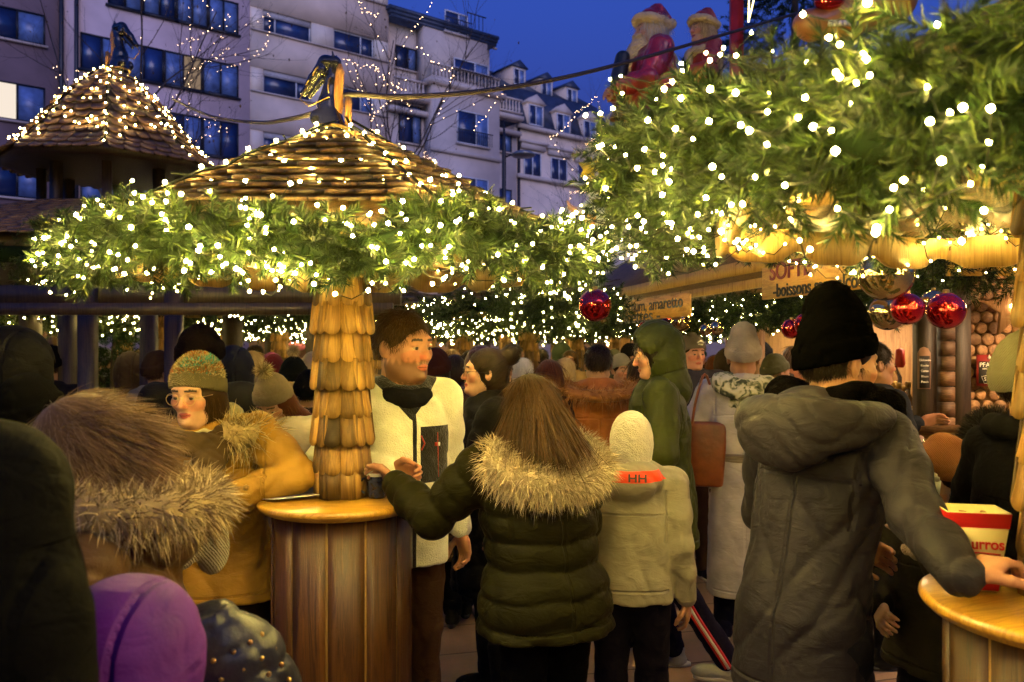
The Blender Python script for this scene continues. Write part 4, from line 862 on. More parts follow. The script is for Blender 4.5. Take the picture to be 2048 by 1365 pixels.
for a in (('large red bauble alone near the middle of the photo', 1190, 611, 33, 4.9, RED), ('small red bauble left of the rincettes sign end', 1291, 656, 14.5, 6.0, RED), ('dull red bauble half behind a gold one under the rincettes sign', 1333, 650, 14, 5.75, RED), ('gold bauble right of the rincettes sign', 1362, 643, 21, 5.35, GOLD),
          ('small gold bauble, left one of a pair', 1410, 661, 12, 4.95, GOLD), ('small gold bauble, right one of a pair', 1433, 657, 14, 4.8, GOLD), ('small red bauble over the cream beanie', 1502, 655, 14, 4.8, RED), ('dark red bauble left of the black beanie', 1583, 658, 20, 3.95, RED), ('bright red bauble touching the black beanie outline', 1612, 649, 23, 3.8, RED),
          ('wide gold bauble right of the black beanie', 1775, 625, 36, 3.15, GOLD), ('red bauble between two gold ones', 1815, 618, 32, 2.95, RED), ('gold bauble behind two red ones', 1867, 605, 25, 3.1, GOLD), ('largest red bauble in front of the log wall', 1892, 622, 37, 3.0, RED), ('very large gold bauble cut by the garland above', 1772, 548, 54, 2.9, GOLD),
          ('dark gold bauble behind the big red one', 1203, 636, 19, 5.6, GOLD)): bauble(*a)
# ------------------------------------------------------------------ distant stalls
def stall(label, px0, px1, d, lamp, col, goods):
    a, b = P(px0, 0, d), P(px1, 0, d); w_ = b[0]-a[0]; s = empty('market_stall', ((a[0]+b[0])/2, d, 0)); tag(s, label, 'stall', 'lit market stalls behind the crowd')
    MB().box((0, .9, 1.25), (w_, .06, 2.5)).obj('back_wall', wood('stall_board', (.35, .18, .08), (.55, .32, .15)), s); MB().box((0, 0, .5), (w_, .08, 1.0)).obj('counter_front', WALLW, s); MB().box((0, .1, 1.02), (w_, .5, .04)).obj('counter', TOPW, s)
    for sx in (-1, 1): MB().box((sx*(w_/2-.05), -.05, 1.2), (.1, .1, 2.4)).obj('post', WALLW, s)
    MB().add([(-w_/2-.2, -.5, 2.3), (w_/2+.2, -.5, 2.3), (w_/2+.2, 1.1, 2.3), (-w_/2-.2, 1.1, 2.3), (-w_/2-.2, .3, 3.0), (w_/2+.2, .3, 3.0)], [np.array([[3, 2, 1, 0], [0, 1, 5, 4], [2, 3, 4, 5]]), np.array([[0, 4, 3], [1, 2, 5]])]).obj('roof', ROOFW, s)
    MB().box((0, .2, 2.22), (w_*.85, .08, .04)).obj('strip_lamp', emitter('stall_lamp_%s' % goods, col, lamp), s)
    q = random.Random(d)
    for i in range(10):
        x = -w_/2+.2+(w_-.4)*i/9; 
        if goods == 'hearts':
            o = []; 
            for k in range(16): t_ = k/16*2*pi; o.append((16*sin(t_)**3*.0085, (13*cos(t_)-5*cos(2*t_)-2*cos(3*t_)-cos(4*t_))*.0085))
            h = empty('gingerbread_heart', (s.location[0]+x, d+.1, 1.95+q.uniform(-.18, .1))); tag(h, ['gingerbread heart hanging at the left stall'][0], 'gingerbread heart', 'gingerbread hearts hanging in the left stall'); MB().prism(o, .02).obj('cake', plain('gingerbread', (.25, .10, .04), .7), h); MB().prism([(a_*.6, b_*.6) for a_, b_ in o], .006, c=(0, -.014, 0)).obj('icing', plain('pink_icing' if i % 2 else 'white_icing', (.7, .15, .2) if i % 2 else (.8, .75, .7), .5), h)
        elif i % 2: MB().lathe([(0, 0), (.09, 0), (.12, .08), (.11, .08), (0, .02)], 14, (x, 0, 1.04)).obj('bowl', plain('steel', (.6, .6, .6), .2, 1), s, True)
    return s
stall('stall with gingerbread hearts lit orange at the far left', -120, 118, 10.5, 9, (1, .62, .38), 'hearts')
stall('food stall with cold white lights behind the pompom hats', 470, 600, 16.5, 26, (.75, .85, 1), 'food')
stall('warmly lit stall behind the orange parka', 1150, 1330, 19, 12, (1, .7, .42), 'sweets')
stall('warm lit stall behind the plaid scarf', 1480, 1700, 13.5, 18, (1, .72, .45), 'drinks')
stall('small lit stall behind the bearded man', 800, 980, 21, 10, (1, .72, .45), 'toys')
pgc = P(590, 688, 15.8); sg = empty('sign', tuple(pgc)); tag(sg, 'dark sign with a pink pig head at the food stall', 'sign'); MB().box((-.05, 0, .1), (1.1, .03, .75)).obj('board', plain('brown_board', (.10, .05, .03), .6), sg)
b = Sdf(); b.ell((0, -.05, 0), (.19, .07, .17)); b.ell((.13, -.08, -.06), (.1, .06, .07)); b.cap((-.12, -.05, .12), (-.17, -.05, .24), .05, .02); b.cap((.07, -.05, .13), (.1, -.05, .24), .05, .02); V, F = b.build(.02); mk('pig_head', V, F, plain('pig_pink', (.65, .16, .16), .5), sg, True)
# ------------------------------------------------------------------ rope between the horses and the bar top
rp = MB(); pts = [P(348, 200, 8), P(420, 232, 6.6), P(510, 245, 4.8), P(570, 240, 3.6), P(640, 222, 2.95), P(690, 190, 2.95), P(800, 194, 3.1), P(960, 183, 3.5), P(1130, 155, 4.0), P(1300, 112, 4.6), P(1480, 60, 5.2), P(1650, 10, 5.8), P(1760, -30, 6.2)]
from mathutils import geometry
def smooth_path(p, n=6):
    p = np.array(p); q = np.vstack([2*p[0]-p[1], p, 2*p[-1]-p[-2]]); o = []
    for i in range(1, len(q)-2):
        for t_ in np.linspace(0, 1, n, endpoint=False): o.append(.5*((2*q[i]) + (-q[i-1]+q[i+1])*t_ + (2*q[i-1]-5*q[i]+4*q[i+1]-q[i+2])*t_**2 + (-q[i-1]+3*q[i]-3*q[i+1]+q[i+2])*t_**3))
    o.append(p[-1]); return np.array(o)
rp.tube(smooth_path(pts), .0105, 8); tag(rp.obj('cable', plain('dark_rope', (.03, .022, .018), .6), None, True), 'thick dark cable sagging from the turret past the horse to the bar roof', 'cable')
# ------------------------------------------------------------------ people
HAIR = {}
def hairmat(name, dark, light, rough=.45):
    return leafy(name, [(0, dark), (.6, tuple((a+b)/2 for a, b in zip(dark, light))), (1, light)], .08, rough)
H_BROWN = hairmat('brown_hair', (.022, .011, .005), (.10, .052, .02)); H_DARK = hairmat('dark_hair', (.006, .004, .003), (.03, .018, .01)); H_BLOND = hairmat('blond_hair', (.30, .20, .08), (.60, .45, .22))
H_RED = hairmat('auburn_hair', (.07, .02, .008), (.20, .07, .025)); H_WHITE = hairmat('white_hair', (.45, .42, .36), (.75, .7, .62)); H_PURPLE = hairmat('purple_hair', (.07, .01, .06), (.22, .03, .15)); H_LB = hairmat('light_brown_hair', (.10, .055, .028), (.40, .26, .13))
F_CREAM = hairmat('cream_fur', (.26, .18, .09), (.85, .72, .50), .6); F_TAN = hairmat('tan_fur', (.18, .12, .05), (.70, .54, .28), .6); F_BLACK = hairmat('black_fur', (.004, .004, .004), (.03, .028, .025), .6); F_RUST = hairmat('rust_fur', (.14, .05, .015), (.42, .2, .07), .6); F_GREY = hairmat('grey_brown_fur', (.04, .03, .02), (.2, .15, .10), .6)
_sk = 1
def skinmat():
    m, t, b, ns, L = nodes('skin'); a = N(t, 'ShaderNodeVertexColor', layer_name='Col'); tc = N(t, 'ShaderNodeTexCoord'); nz = N(t, 'ShaderNodeTexNoise', i_Scale=28.0, i_Detail=5.0); L.new(tc.outputs['Object'], nz.inputs[0])
    r = ramp(t, [(.3, (.86, .80, .78)), (.7, (1.06, 1.0, 1.0))]); L.new(nz.outputs[0], r.inputs[0]); mx = N(t, 'ShaderNodeMix', data_type='RGBA', blend_type='MULTIPLY'); mx.inputs[0].default_value = 1; L.new(a.outputs[0], mx.inputs[6]); L.new(r.outputs[0], mx.inputs[7]); L.new(mx.outputs[2], b.inputs['Base Color'])
    b.inputs['Roughness'].default_value = .48; b.inputs['Subsurface Weight'].default_value = .12; b.inputs['Subsurface Radius'].default_value = (.02, .008, .004); b.inputs['Subsurface Scale'].default_value = .5
    n2 = N(t, 'ShaderNodeTexNoise', i_Scale=160.0, i_Detail=3.0); L.new(tc.outputs['Object'], n2.inputs[0]); bp = N(t, 'ShaderNodeBump', i_Strength=.15, i_Distance=.002); L.new(n2.outputs[0], bp.inputs['Height']); L.new(bp.outputs[0], b.inputs['Normal']); return m
SKIN = skinmat()
SK = (.38, .205, .12)
_hc = {}
def head_mesh(sex, h):
    if (sex, h) in _hc: return _hc[(sex, h)]
    jw = 1.0 if sex == 'm' else .88; s = Sdf()
    s.ell((0, .014, .032), (.077, .097, .088), k=.0); s.ell((0, -.022, -.030), (.064*jw, .070, .082), k=.03); s.ell((0, -.038, -.083), (.040*jw, .044, .030), k=.03)
    for sx in (-1, 1):
        s.cap((.050*sx*jw, .0, -.06), (.02*sx, -.05, -.095), .022, .02, .03); s.ell((.040*sx, -.060, -.018), (.024, .022, .022), k=.02)
    s.ell((0, -.076, .030), (.052, .018, .013), k=.02)
    for sx in (-1, 1): s.ell((.031*sx, -.100, .006), (.017, .017, .011), k=.012, mode=-1)
    s.cap((0, -.084, .016), (0, -.108, -.024), .0075, .0105, .012)
    for sx in (-1, 1): s.ell((.010*sx, -.100, -.027), (.009, .010, .007), k=.008); s.ell((.031*sx, -.0795, .0110), (.0168, .0120, .0072), k=.004); s.ell((.031*sx, -.079, -.004), (.0155, .010, .005), k=.004)
    s.ell((0, -.088, -.0545), (.023*jw, .0115, .0055), k=.005); s.ell((0, -.087, -.0635), (.019*jw, .0115, .0065), k=.005)
    s.ell((0, -.083, -.090), (.02, .016, .014), k=.015)
    for sx in (-1, 1): s.ell((.078*sx, .012, -.004), (.008, .019, .031), rotz(-.35*sx), k=.008); s.ell((.086*sx, .008, 0), (.005, .009, .016), k=.006, mode=-1)
    s.cap((0, .022, -.06), (0, .03, -.20), .054*jw, .060*jw, .03)
    V, F = s.build(h); _hc[(sex, h)] = V, F; return V, F
def head_col(V, skin, lips, brow, beard=None, hairc=(.02, .012, .008)):
    c = np.tile(np.array(skin), (len(V), 1)); x, y, z = V.T; f = y < -.05
    ck = f & (np.hypot((np.abs(x) - .04)/.03, (z+.025)/.022) < 1); c[ck] = c[ck]*[1.08, .86, .84]; ns_ = f & (np.hypot(x/.02, (z+.022)/.018) < 1); c[ns_] = c[ns_]*[1.05, .88, .85]
    m = f & (((x/.0235)**2 + ((z+.059)/.0105)**2) < 1); c[m] = lips; mm = f & (np.abs(z+.0590) < .0016) & (np.abs(x) < .02); c[mm] = np.array(lips)*.35
    b = f & (np.abs(np.abs(x)-.031) < .019) & (np.abs(z-.0315+(np.abs(x)-.03)**2*9) < .0042); c[b] = brow
    if beard is not None:
        z = z + .005*np.sin(x*420+y*380) + .004*np.sin(y*250-x*190)
        bm = ((z < -.036) & (z > -.118) & (y < .02) & ~m & (np.abs(x) > .0)) & ~(f & (np.abs(x) < .03) & (z > -.041)) | ((np.abs(x) > .055) & (z < .0) & (z > -.1) & (y < -.002) & (y > -.06)); w_ = np.clip((-.030 - z[bm])/.022, .3, 1)[:, None]*.68; c[bm] = c[bm]*(1-w_) + np.array(beard)*w_
    return c
def hand_mesh(curl=.5, h=.0042, thumb=.5, spread=0):
    key = (curl, h, thumb, spread)
    if key in _hc: return _hc[key]
    s = Sdf(); s.cap((0, 0, .016), (0, 0, -.005), .026, .027, .01, flat=(0, 1, 0, 1.25)); s.ell((0, 0, -.045), (.040, .0155, .048), k=.012); s.cap((-.024, 0, -.03), (-.026, 0, -.08), .012, .010, .012); s.cap((.022, -.003, -.02), (.026, 0, -.08), .014, .010, .012)
    for i, (x, L) in enumerate(((.029, .070), (.0095, .078), (-.0105, .072), (-.029, .058))):
        p = np.array([x, 0, -.083 + abs(x)*.12]); a = 0; pts = [p]
        for j, l in enumerate((.45, .31, .24)):
            a += curl * (.75, 1.0, .7)[j] * (1 + .08*i); d = np.array([x*2.2*spread + x*.6*(1-curl), -sin(a), -cos(a)]); p = p + unit(d)*L*l; pts.append(p)
        s.chain(pts, [.0088, .0082, .0076, .0064], .004)
    t0 = np.array([.030, -.004, -.022]); t1 = t0 + unit([.75, -.35-.3*thumb, -.65])*.036; t2 = t1 + unit([.35-.3*thumb, -.35-.5*thumb, -.85])*.030; t3 = t2 + unit([.05-.3*thumb, -.3-.5*thumb, -.9])*.024
    s.chain([t0, t1, t2, t3], [.0145, .0115, .0098, .0075], .006)
    V, F = s.build(h); _hc[key] = V, F; return V, F
def ik(S, Wt, a, b, hint):
    d = Wt - S; L = np.linalg.norm(d); u = d/(L+1e-9); L = min(L, (a+b)*.99); Wt = S + u*L; x = (a*a-b*b+L*L)/(2*L); hh = sqrt(max(a*a-x*x, 0)); p = np.asarray(hint, float); p = p - u*p.dot(u); p = unit(p); return S + u*x + p*hh, Wt
def surf_strands(V, F, n, L, w, mode='down', jit=.15, lift=.12, crown=None, seg=2, sel=None, bend=None):
    "strands lying along a surface"
    nm = vnormals(V, F); i = rng.integers(0, len(V), n*3)
    if sel is not None: i = i[sel(V[i])]
    i = i[:n]; p, q = V[i], nm[i]
    if mode == 'down': g_ = np.tile([0, 0, -1.], (len(i), 1))
    elif mode == 'out': g_ = q.copy()
    else: g_ = np.tile(np.asarray(mode, float), (len(i), 1))
    if crown is not None:
        rad = p - np.asarray(crown); rad = unit(rad); up = np.clip(q[:, 2:3], 0, 1); g_ = g_*(1-up) + rad*up
    t = g_ - q*(g_*q).sum(1)[:, None] if mode != 'out' else g_; t = unit(t + 1e-6)
    d = unit(t + q*lift + rng.normal(size=t.shape)*jit)
    return strands(p - q*.002, d, rng.uniform(.7, 1.2, len(i))*L, w, seg, bend=-q*.25 if bend is None else np.tile(bend, (len(i), 1)), twist=np.where(rng.uniform(size=(len(i), 1)) < .75, q, rand_dirs(len(i))))
def fur(name, path, r, n, L, w, mat, par, closed=False, dirb=(0, 0, -.2), seg=3, core=True):
    p, T, U, Vv = frames(path, closed); q = rng.integers(0, len(p), n); a = rng.uniform(0, 2*pi, n); rr = np.broadcast_to(r, (len(p),))[q]
    rad = U[q]*np.cos(a)[:, None] + Vv[q]*np.sin(a)[:, None]; step = np.roll(p, -1, 0) - p; 
    if not closed: step[-1] = 0
    b = p[q] + step[q]*rng.uniform(0, 1, (n, 1)) + rad*rr[:, None]*.8; d = unit(rad + rng.normal(size=rad.shape)*.35 + np.array(dirb))
    V, F = strands(b, d, L*rng.uniform(.6, 1.25, n), w, seg, bend=rng.normal(size=(n, 3))*.18 + np.array([0, 0, -.25]))
    o = mk(name, V, F, mat, par)
    if core: c = MB(); c.tube(path, np.broadcast_to(r, (len(p),))*.95, 12, closed=closed); c.obj('fur_backing', mat, o, True)
    return o
def arc_path(c, rx, ry, a0, a1, n=24, dz=0, Rm=None):
    a = np.radians(np.linspace(a0, a1, n)); p = np.stack([np.cos(a)*rx, np.sin(a)*ry, dz*np.sin(a)], 1)
    if Rm is not None: p = p @ Rm.T
    return p + np.asarray(c)
NP = 0
def person(label, px, d, yaw, H=1.70, lean=0, coat=(.02, .02, .02), kind='plain', hem=.78, bulk=1.0, quilt=None, trousers=(.015, .015, .02), shoes=(.02, .02, .02), hat=None, hair=('short', 'H_DARK'), hood=None, scarf=None,
           armL='down', armR='down', head=(0, 0, 0), sex='m', skin=SK, beard=None, lod=1, glasses=False, hscale=1.0, group=None, folds=.006, legs=None, z0=0, X=None, name='person', furcol=None, fur_n=1500, rough=.75, handcurl=.5, cuffs=None, gloves=None, hatkind='knit', slouch=0, belt=None, side=0, expand=1.0, legs_on=True, coatpost=None, hintL=None, hintR=None, hdL=None, hdR=None, palmL=None, palmR=None, brow=(.03, .018, .01), cat='person', coat_rows=None):
    global NP; NP += 1
    k = H/1.72; yw = R(yaw); Xw = (px-CX)*d/FPX if X is None else X
    root_loc = np.array([Xw, d, z0]); Rw = rotz(yw)
    loc = lambda w: Rw.T @ (np.asarray(w, float) - root_loc)
    hip = np.array([0, 0, .93])*k; Rl = rotx(R(lean)) @ roty(R(side)); up = lambda p: hip + Rl @ (np.asarray(p, float)*k - hip)
    hc = up((0, -.005, 1.602)); Rh = rotz(R(head[0])) @ rotx(R(head[1])) @ roty(R(head[2])); hs = k*hscale*1.0
    T2 = lambda V: V @ Rh.T * hs + hc
    SL_, SR_ = up((.185*min(bulk, 1.12), 0, 1.405)), up((-.185*min(bulk, 1.12), 0, 1.405))
    pres = {'down': ((.26, -.03, .80), (0, .6, 0)), 'pocket': ((.20, -.16, .95), (.7, .5, 0)), 'front': ((.06, -.30, 1.12), (.6, .2, -.6)), 'chest': ((.05, -.24, 1.22), (.8, 0, -.5)), 'face': ((.06, -.24, 1.42), (.7, 0, -.7)), 'back': ((.2, .08, .85), (.2, 1, 0))}
    arms = []
    for sgn, S, a, hint, palm in ((1, SL_, armL, hintL, palmL), (-1, SR_, armR, hintR, palmR)):
        if isinstance(a, str):
            t_, hn = pres[a]; t_ = np.array(t_)*k; t_[0] *= sgn*bulk**.5; hn = np.array(hn)*[sgn, 1, 1]; t_ = np.array(t_)
            if a in ('front', 'chest', 'face', 'pocket') : t_ = hip + Rl @ (t_-hip)
        else: t_ = loc(a); hn = np.array([sgn*.5, .3, -.8])
        if hint is not None: hn = np.array(hint[:3], float) if len(hint) == 3 else Rw.T @ np.array(hint[:3], float)
        E, Wt = ik(S, t_, .285*k, .265*k, hn); arms.append((sgn, S, E, Wt, palm, a))
    hv = {0: .024, 1: .016, 2: .011, 3: .008}[lod]
    hh = {0: .009, 1: .0065, 2: .0045, 3: .0038}[lod]
    # body: one skin of trunk, neck, limbs; head and hands finer
    b = Sdf(); b.torso([(.86*k, .13, .09, 0, 0), (1.05*k, .12, .085, 0, 0)] if lean == 99 else [(.84*k, .15*k, .10*k, 0, 0), (1.0*k, .13*k, .09*k, 0, -.07*k*math.tan(R(lean)))], .03)
    b.cap(hip + [0, 0, .02], up((0, 0, 1.32)), .105*k, .115*k, .04); b.cap(SL_, SR_, .045*k, .045*k, .03); b.cap(up((0, .012, 1.38)), hc + Rh @ np.array([0, .02, -.10])*hs, .055*k, .052*k, .03)
    for sgn, S, E, Wt, palm, a in arms: b.chain([S, E, Wt], [.046*k, .037*k, .026*k], .02)
    lg = legs or [((.095, .0, .48), (.105, .02, .075)), ((-.095, -.02, .48), (-.105, -.01, .075))]
    feet = []
    for (kn, an), sgn in zip(lg, (1, -1)):
        h0 = np.array([.092*sgn*k, 0, .88*k]); b.chain([h0, np.array(kn)*k, np.array(an)*k], [.075*k, .052*k, .036*k], .03); feet.append(np.array(an)*k)
    Vb, Fb = b.build(hv*1.25); cols = [np.tile(skin, (len(Vb), 1))]; Vs, Fs, n = [Vb], [Fb], len(Vb)
    Vh, Fh = head_mesh(sex, hh); lips = np.array(skin)*[.95, .55, .55] if sex == 'm' else np.array([.42, .10, .09])
    Vs.append(T2(Vh)); Fs.append(Fh+n); n += len(Vh); cols.append(head_col(Vh, skin, lips, brow, beard))
    if lod >= 1:
        ev, ef = ICO3 if lod >= 2 else ICO2
        for sx in (-1, 1):
            e = ev*.0118 + np.array([.031*sx, -.0782, .0035]); gz = unit([0, -1, -.05 + head[1]*0]); c = np.tile([.36, .31, .27], (len(e), 1)); c[(ev @ gz) > .80] = (.05, .028, .014); Vs.append(T2(e)); Fs.append(ef+n); n += len(e); cols.append(c)
    for (sgn, S, E, Wt, palm, a) in arms:
        if a == 'pocket' or lod == 0: continue
        Vn, Fn = hand_mesh(handcurl if not isinstance(handcurl, tuple) else handcurl[0 if sgn > 0 else 1], .0036 if lod >= 3 else (.0045 if lod == 2 else .006)); f = unit(Wt - E); hd_ = hdL if sgn > 0 else hdR; f = f if hd_ is None else unit(Rw.T @ np.array(hd_, float)); z = -f
        pn = np.array(palm, float) if palm is not None else np.array([-sgn*.8, -.2, -.3 if abs(f[2]) < .7 else 0.]); y = -(pn - z*pn.dot(z)); y = unit(y); x = np.cross(y, z); M = np.stack([x, y, z], 1)
        Vm = Vn.copy(); mir = 1
        # thumb on the side that suits the hand: left hand (sgn 1) palm -y: thumb toward -x when fingers hang
        if sgn > 0: Vm[:, 0] *= -1; Fn = Fn[:, ::-1]
        Vs.append(Vm @ M.T * k + Wt + f*.012*k); Fs.append(Fn+n); n += len(Vm); cols.append(np.tile(np.array(skin)*[1, .93, .9] if gloves is None else np.array(gloves), (len(Vm), 1)))
    body = mk(name, np.concatenate(Vs), [np.concatenate([f for f in Fs if f.shape[1] == 4])] + [f for f in Fs if f.shape[1] == 3], SKIN, None, True, col=np.concatenate(cols)); body.location = root_loc; body.rotation_euler = (0, 0, yw)
    tag(body, label, cat, group)
    cm = cloth(coat, kind, rough)
    # coat
    s = Sdf(); q = quilt; B = bulk; tl = math.tan(R(lean)); ts = math.tan(R(side))
    rows = coat_rows or [(hem, .185*(1.06 if hem > .6 else 1.22), .145*(1.1 if hem > .6 else 1.25)), (max(hem+.02, .92), .185, .145), (1.08, .168, .128), (1.25, .19, .138), (1.36, .185, .125), (1.43, .13, .10), (1.475, .075, .075)]
    pr = []
    for z, rx, ry in rows: zz = z*k; o_ = max(0, zz-hip[2]); zz2 = hip[2] + o_*cos(R(lean))*cos(R(side)) if o_ else zz; pr.append((zz2, rx*k*(1+(B-1)*.8), ry*k*B, o_*ts, -o_*sin(R(lean))))
    s.torso(pr, .03, quilt=q); 
    s.cap(SL_, up((.06, .01, 1.44)), .070*k*B, .06*k, .03); s.cap(SR_, up((-.06, .01, 1.44)), .070*k*B, .06*k, .03)
    for sgn, S, E, Wt, palm, a in arms:
        f = unit(Wt-E); s.chain([S, S + (E-S)*.5, E, E + (Wt-E)*.5, Wt - f*.012*k], [.076*k*B, .070*k*B, .062*k*B, .056*k*B, .046*k*B], .022, quilt=(q[0]*.8, q[1]*.8) if q else None)
    if hood in ('down', 'fur'): s.ell(up((0, .115*B, 1.43 if hood == 'down' else 1.40)), np.array([.135, .075, .085])*(1 if hood == 'down' else .75)*k*B, rotx(R(25)), k=.035); s.ell(up((.0, .03, 1.475)), np.array([.125, .105, .05])*k, k=.03)
    elif hood not in ('up', 'none'): 
        ring = [up((.088*cos(t), .02+.085*sin(t), 1.475 + .012*sin(t))) for t in np.linspace(0, 2*pi, 13)]; s.chain(ring, [.030*k]*13, .012)
    V, F = s.build(hv, folds=(folds, 1.0, NP))
    co = mk('coat', V, F, cm, body, True)
    if kind == 'plain' and lod >= 1:
        x_, y_, z_ = V.T/k; tor = np.abs(x_) < .17*B; sd = np.full(len(V), .05); e_ = [np.where(tor, np.abs(z_ - 1.285 + .35*x_*x_), .05), np.where(tor, np.abs(z_ - hem - .04), .05)]
        if NP % 3: e_.append(np.where(tor & (y_ > .0) & (z_ < 1.285), np.abs(x_), .05))
        e_.append(np.abs(np.abs(x_) - .155*B) + np.where((z_ < 1.15) | (z_ > 1.40), .05, 0)); sd = np.minimum.reduce([sd] + e_)
        a_ = co.data.attributes.new('Seam', 'FLOAT', 'POINT'); a_.data.foreach_set('value', sd.astype(np.float32))
    if coatpost: coatpost(co, V, F, k, body)
    if hood == 'up':
        s = Sdf(); c0 = np.array([0, .022, .028]); s.ell(c0, (.112, .135, .142)); s.cap((0, .035, -.06), (0, .04, -.19), .10, .105, .05)
        s.ell((0, -.02, .01), (.094, .118, .122), k=.006, mode=-1); s.ell((0, -.155, -.012), (.073, .10, .112), k=.012, mode=-1); s.cap((0, -.14, -.1), (0, -.2, -.2), .05, .05, .02, mode=-1)
        V, F = s.build(max(hv*.8, .007), folds=(folds*.8, .8, NP+5)); ho_ = mk('hood', T2(V), F, cm, body, True); ho_.data.attributes.new('Seam', 'FLOAT', 'POINT').data.foreach_set('value', np.minimum(np.abs(np.abs(V[:, 0])-.045), np.abs(V[:, 2]+.10)).astype(np.float32))
    # trousers and shoes
    if legs_on:
        s = Sdf(); s.ell((0, 0, .90*k), (.165*k, .115*k, .12*k), k=.03)
        for (kn, an), sgn in zip(lg, (1, -1)): h0 = np.array([.09*sgn*k, 0, .86*k]); an_ = np.array(an)*k; s.chain([h0, np.array(kn)*k, an_ + [0, 0, .02]], [.098*k, .070*k, .058*k], .03)
        V, F = s.build(max(hv, .014), folds=(.007, .7, NP+9)); mk('trousers', V, F, cloth(trousers, 'plain', .85), body, True)
        for a_, sgn in zip(feet, (1, -1)):
            s = Sdf(); g0 = a_[2] - .075*k; s.cap(a_ + [0, .02, .01], a_ + [0, .01, -.035], .044*k, .045*k, .02); s.ell(a_ + [0, -.075*k, -.038*k], (.045*k, .10*k, .036*k), k=.03); s.ell(a_ + [0, .03*k, -.045*k], (.036*k, .045*k, .032*k), k=.02)
            def cut(v, X_, Y_, Z_, g0=g0): return np.maximum(v, (g0 + .004) - Z_ + 0*X_ + 0*Y_)
            V, F = s.build(.009 if lod > 0 else .016, post=cut); sh = mk('shoe', V, F, cloth(shoes, 'plain', .5), body, True)
            if lod >= 2: m = MB(); o = [(cos(t)*.044*k*(1.0 if sin(t) < 0 else .85), (-.035 + sin(t)*.128)*k) for t in np.linspace(0, 2*pi, 20, endpoint=False)]; Vp = np.array([(x + a_[0], y + a_[1], g0 + z) for z in (.002, .02) for x, y in o]); i = np.arange(20); j = (i+1) % 20; m.add(Vp, [i[::-1][None], (i+20)[None], np.stack([i, j, j+20, i+20], 1)]); m.obj('sole', plain('white_rubber', (.55, .52, .48), .6) if sum(shoes) > .5 or shoes[2] == .033 else plain('dark_rubber', (.02, .02, .02), .6), sh)
    # hair
    if hair:
        st, hm = hair[0], globals()[hair[1]]; s = Sdf(); dens = {0: 250, 1: 900, 2: 3500, 3: 9000}[lod]
        s.ell((0, .020, .036), (.0845, .103, .093), k=0); 
        if st in ('long', 'pony', 'bun'): s.ell((0, .035, -.02), (.082, .085, .10), k=.02)
        if st == 'long': s.torso([(-.36, .12, .045, 0, .105), (-.22, .130, .06, 0, .095), (-.10, .095, .075, 0, .045), (0, .085, .09, 0, .02)], .03)
        if st == 'bob': s.ell((0, .03, -.03), (.10, .095, .11), k=.03)
        if st == 'pony': s.chain([(0, .11, .05), (0, .16, -.02), (0, .15, -.20)], [.035, .045, .02], .02)
        if st == 'bun': s.ell((0, .12, .09), (.055, .05, .052), k=.01)
        s.ell((0, -.118, -.045), (.080, .085, .12), k=.008, mode=-1)
        if st == 'short':
            s.ell((0, .05, -.15), (.12, .10, .085), k=.01, mode=-1)
            for sx in (-1, 1): s.ell((.09*sx, .012, -.015), (.03, .026, .035), k=.008, mode=-1)
        V, F = s.build(max(hh, .006)); o = mk('hair', T2(V), F, hm, body, True)
        Ls = {'short': .034, 'long': .13, 'bob': .09, 'pony': .07, 'bun': .05}[st]
        if lod >= 1:
            nn_ = dens if st != 'short' else dens; V2, F2 = surf_strands(V, F, nn_, Ls, {1: .006, 2: .0028, 3: .0016}[lod], 'down' if st != 'bun' else (0, .8, .6), .10 if st != 'short' else .3, .10 if st != 'short' else .5, (0, .0, .10), sel=(lambda p: p[:, 2] < .0) if hat else None); mk('hair_strands', T2(V2), F2, hm, o)
    if hat:
        hcol, pom = hat; s = Sdf(); pl = lambda z0_, sl_: (lambda x, y, z: (z0_ - sl_*y) - z)
        tz = .125 + slouch
        def fcap(x, y, z, g=0.0): 
            a = ((x)/(.091+g))**2 + ((y-.016)/(.110+g))**2 + ((z-.03)/(tz+g))**2; return (np.sqrt(a)-1)*(.09+g)
        s.prim(lambda x, y, z: np.maximum(fcap(x, y, z), .022-.33*y - z), (-.11, -.11, -.05), (.11, .15, .03+tz+.01), 0)
        s.prim(lambda x, y, z: np.maximum(np.maximum(fcap(x, y, z, .007), .018-.33*y - z), z - (.070-.30*y)), (-.11, -.11, -.05), (.11, .15, .15), .006)
        if slouch: s.ell((0, .05, .03+tz-.035), (.06, .06, .035), rotx(R(-35)), k=.03)
        V, F = s.build(max(hh*1.2, .006), folds=(.0035 if lod else .002, .45, NP)); ho = mk('hat', T2(V), F, cloth(hcol, hatkind, .9), body, True)
        if pom is not None:
            c_ = np.array([0, .02, .03+tz+.035]); dd = rand_dirs(900 if lod > 1 else 350); V2, F2 = strands(np.tile(c_, (len(dd), 1)) + dd*.012, dd, .042, .003 if lod > 1 else .006, 2, bend=rng.normal(size=dd.shape)*.2); mk('pompom', T2(V2), F2, globals()[pom], ho)
    if scarf:
        scol, sk_ = scarf; s = Sdf(); t = np.linspace(0, 2*pi*2.2, 44); qn = np.random.default_rng(NP)
        pts = np.stack([(.098+.012*np.sin(t*1.7))*np.cos(t), .015+(.098+.012*np.cos(t*2.3))*np.sin(t), -.125 - .020*t/2.2 + .012*np.sin(t*2.9)], 1)
        s.chain(list(pts), list(.040 + .007*np.sin(t*3.1)), .006); V, F = s.build(max(.007, hh*1.3), folds=(.010, .5, NP+3)); mk('scarf', (V*hs) @ Rl.T + hc, F, cloth(scol, sk_, .9) if not isinstance(scol, bpy.types.Material) else scol, body, True)
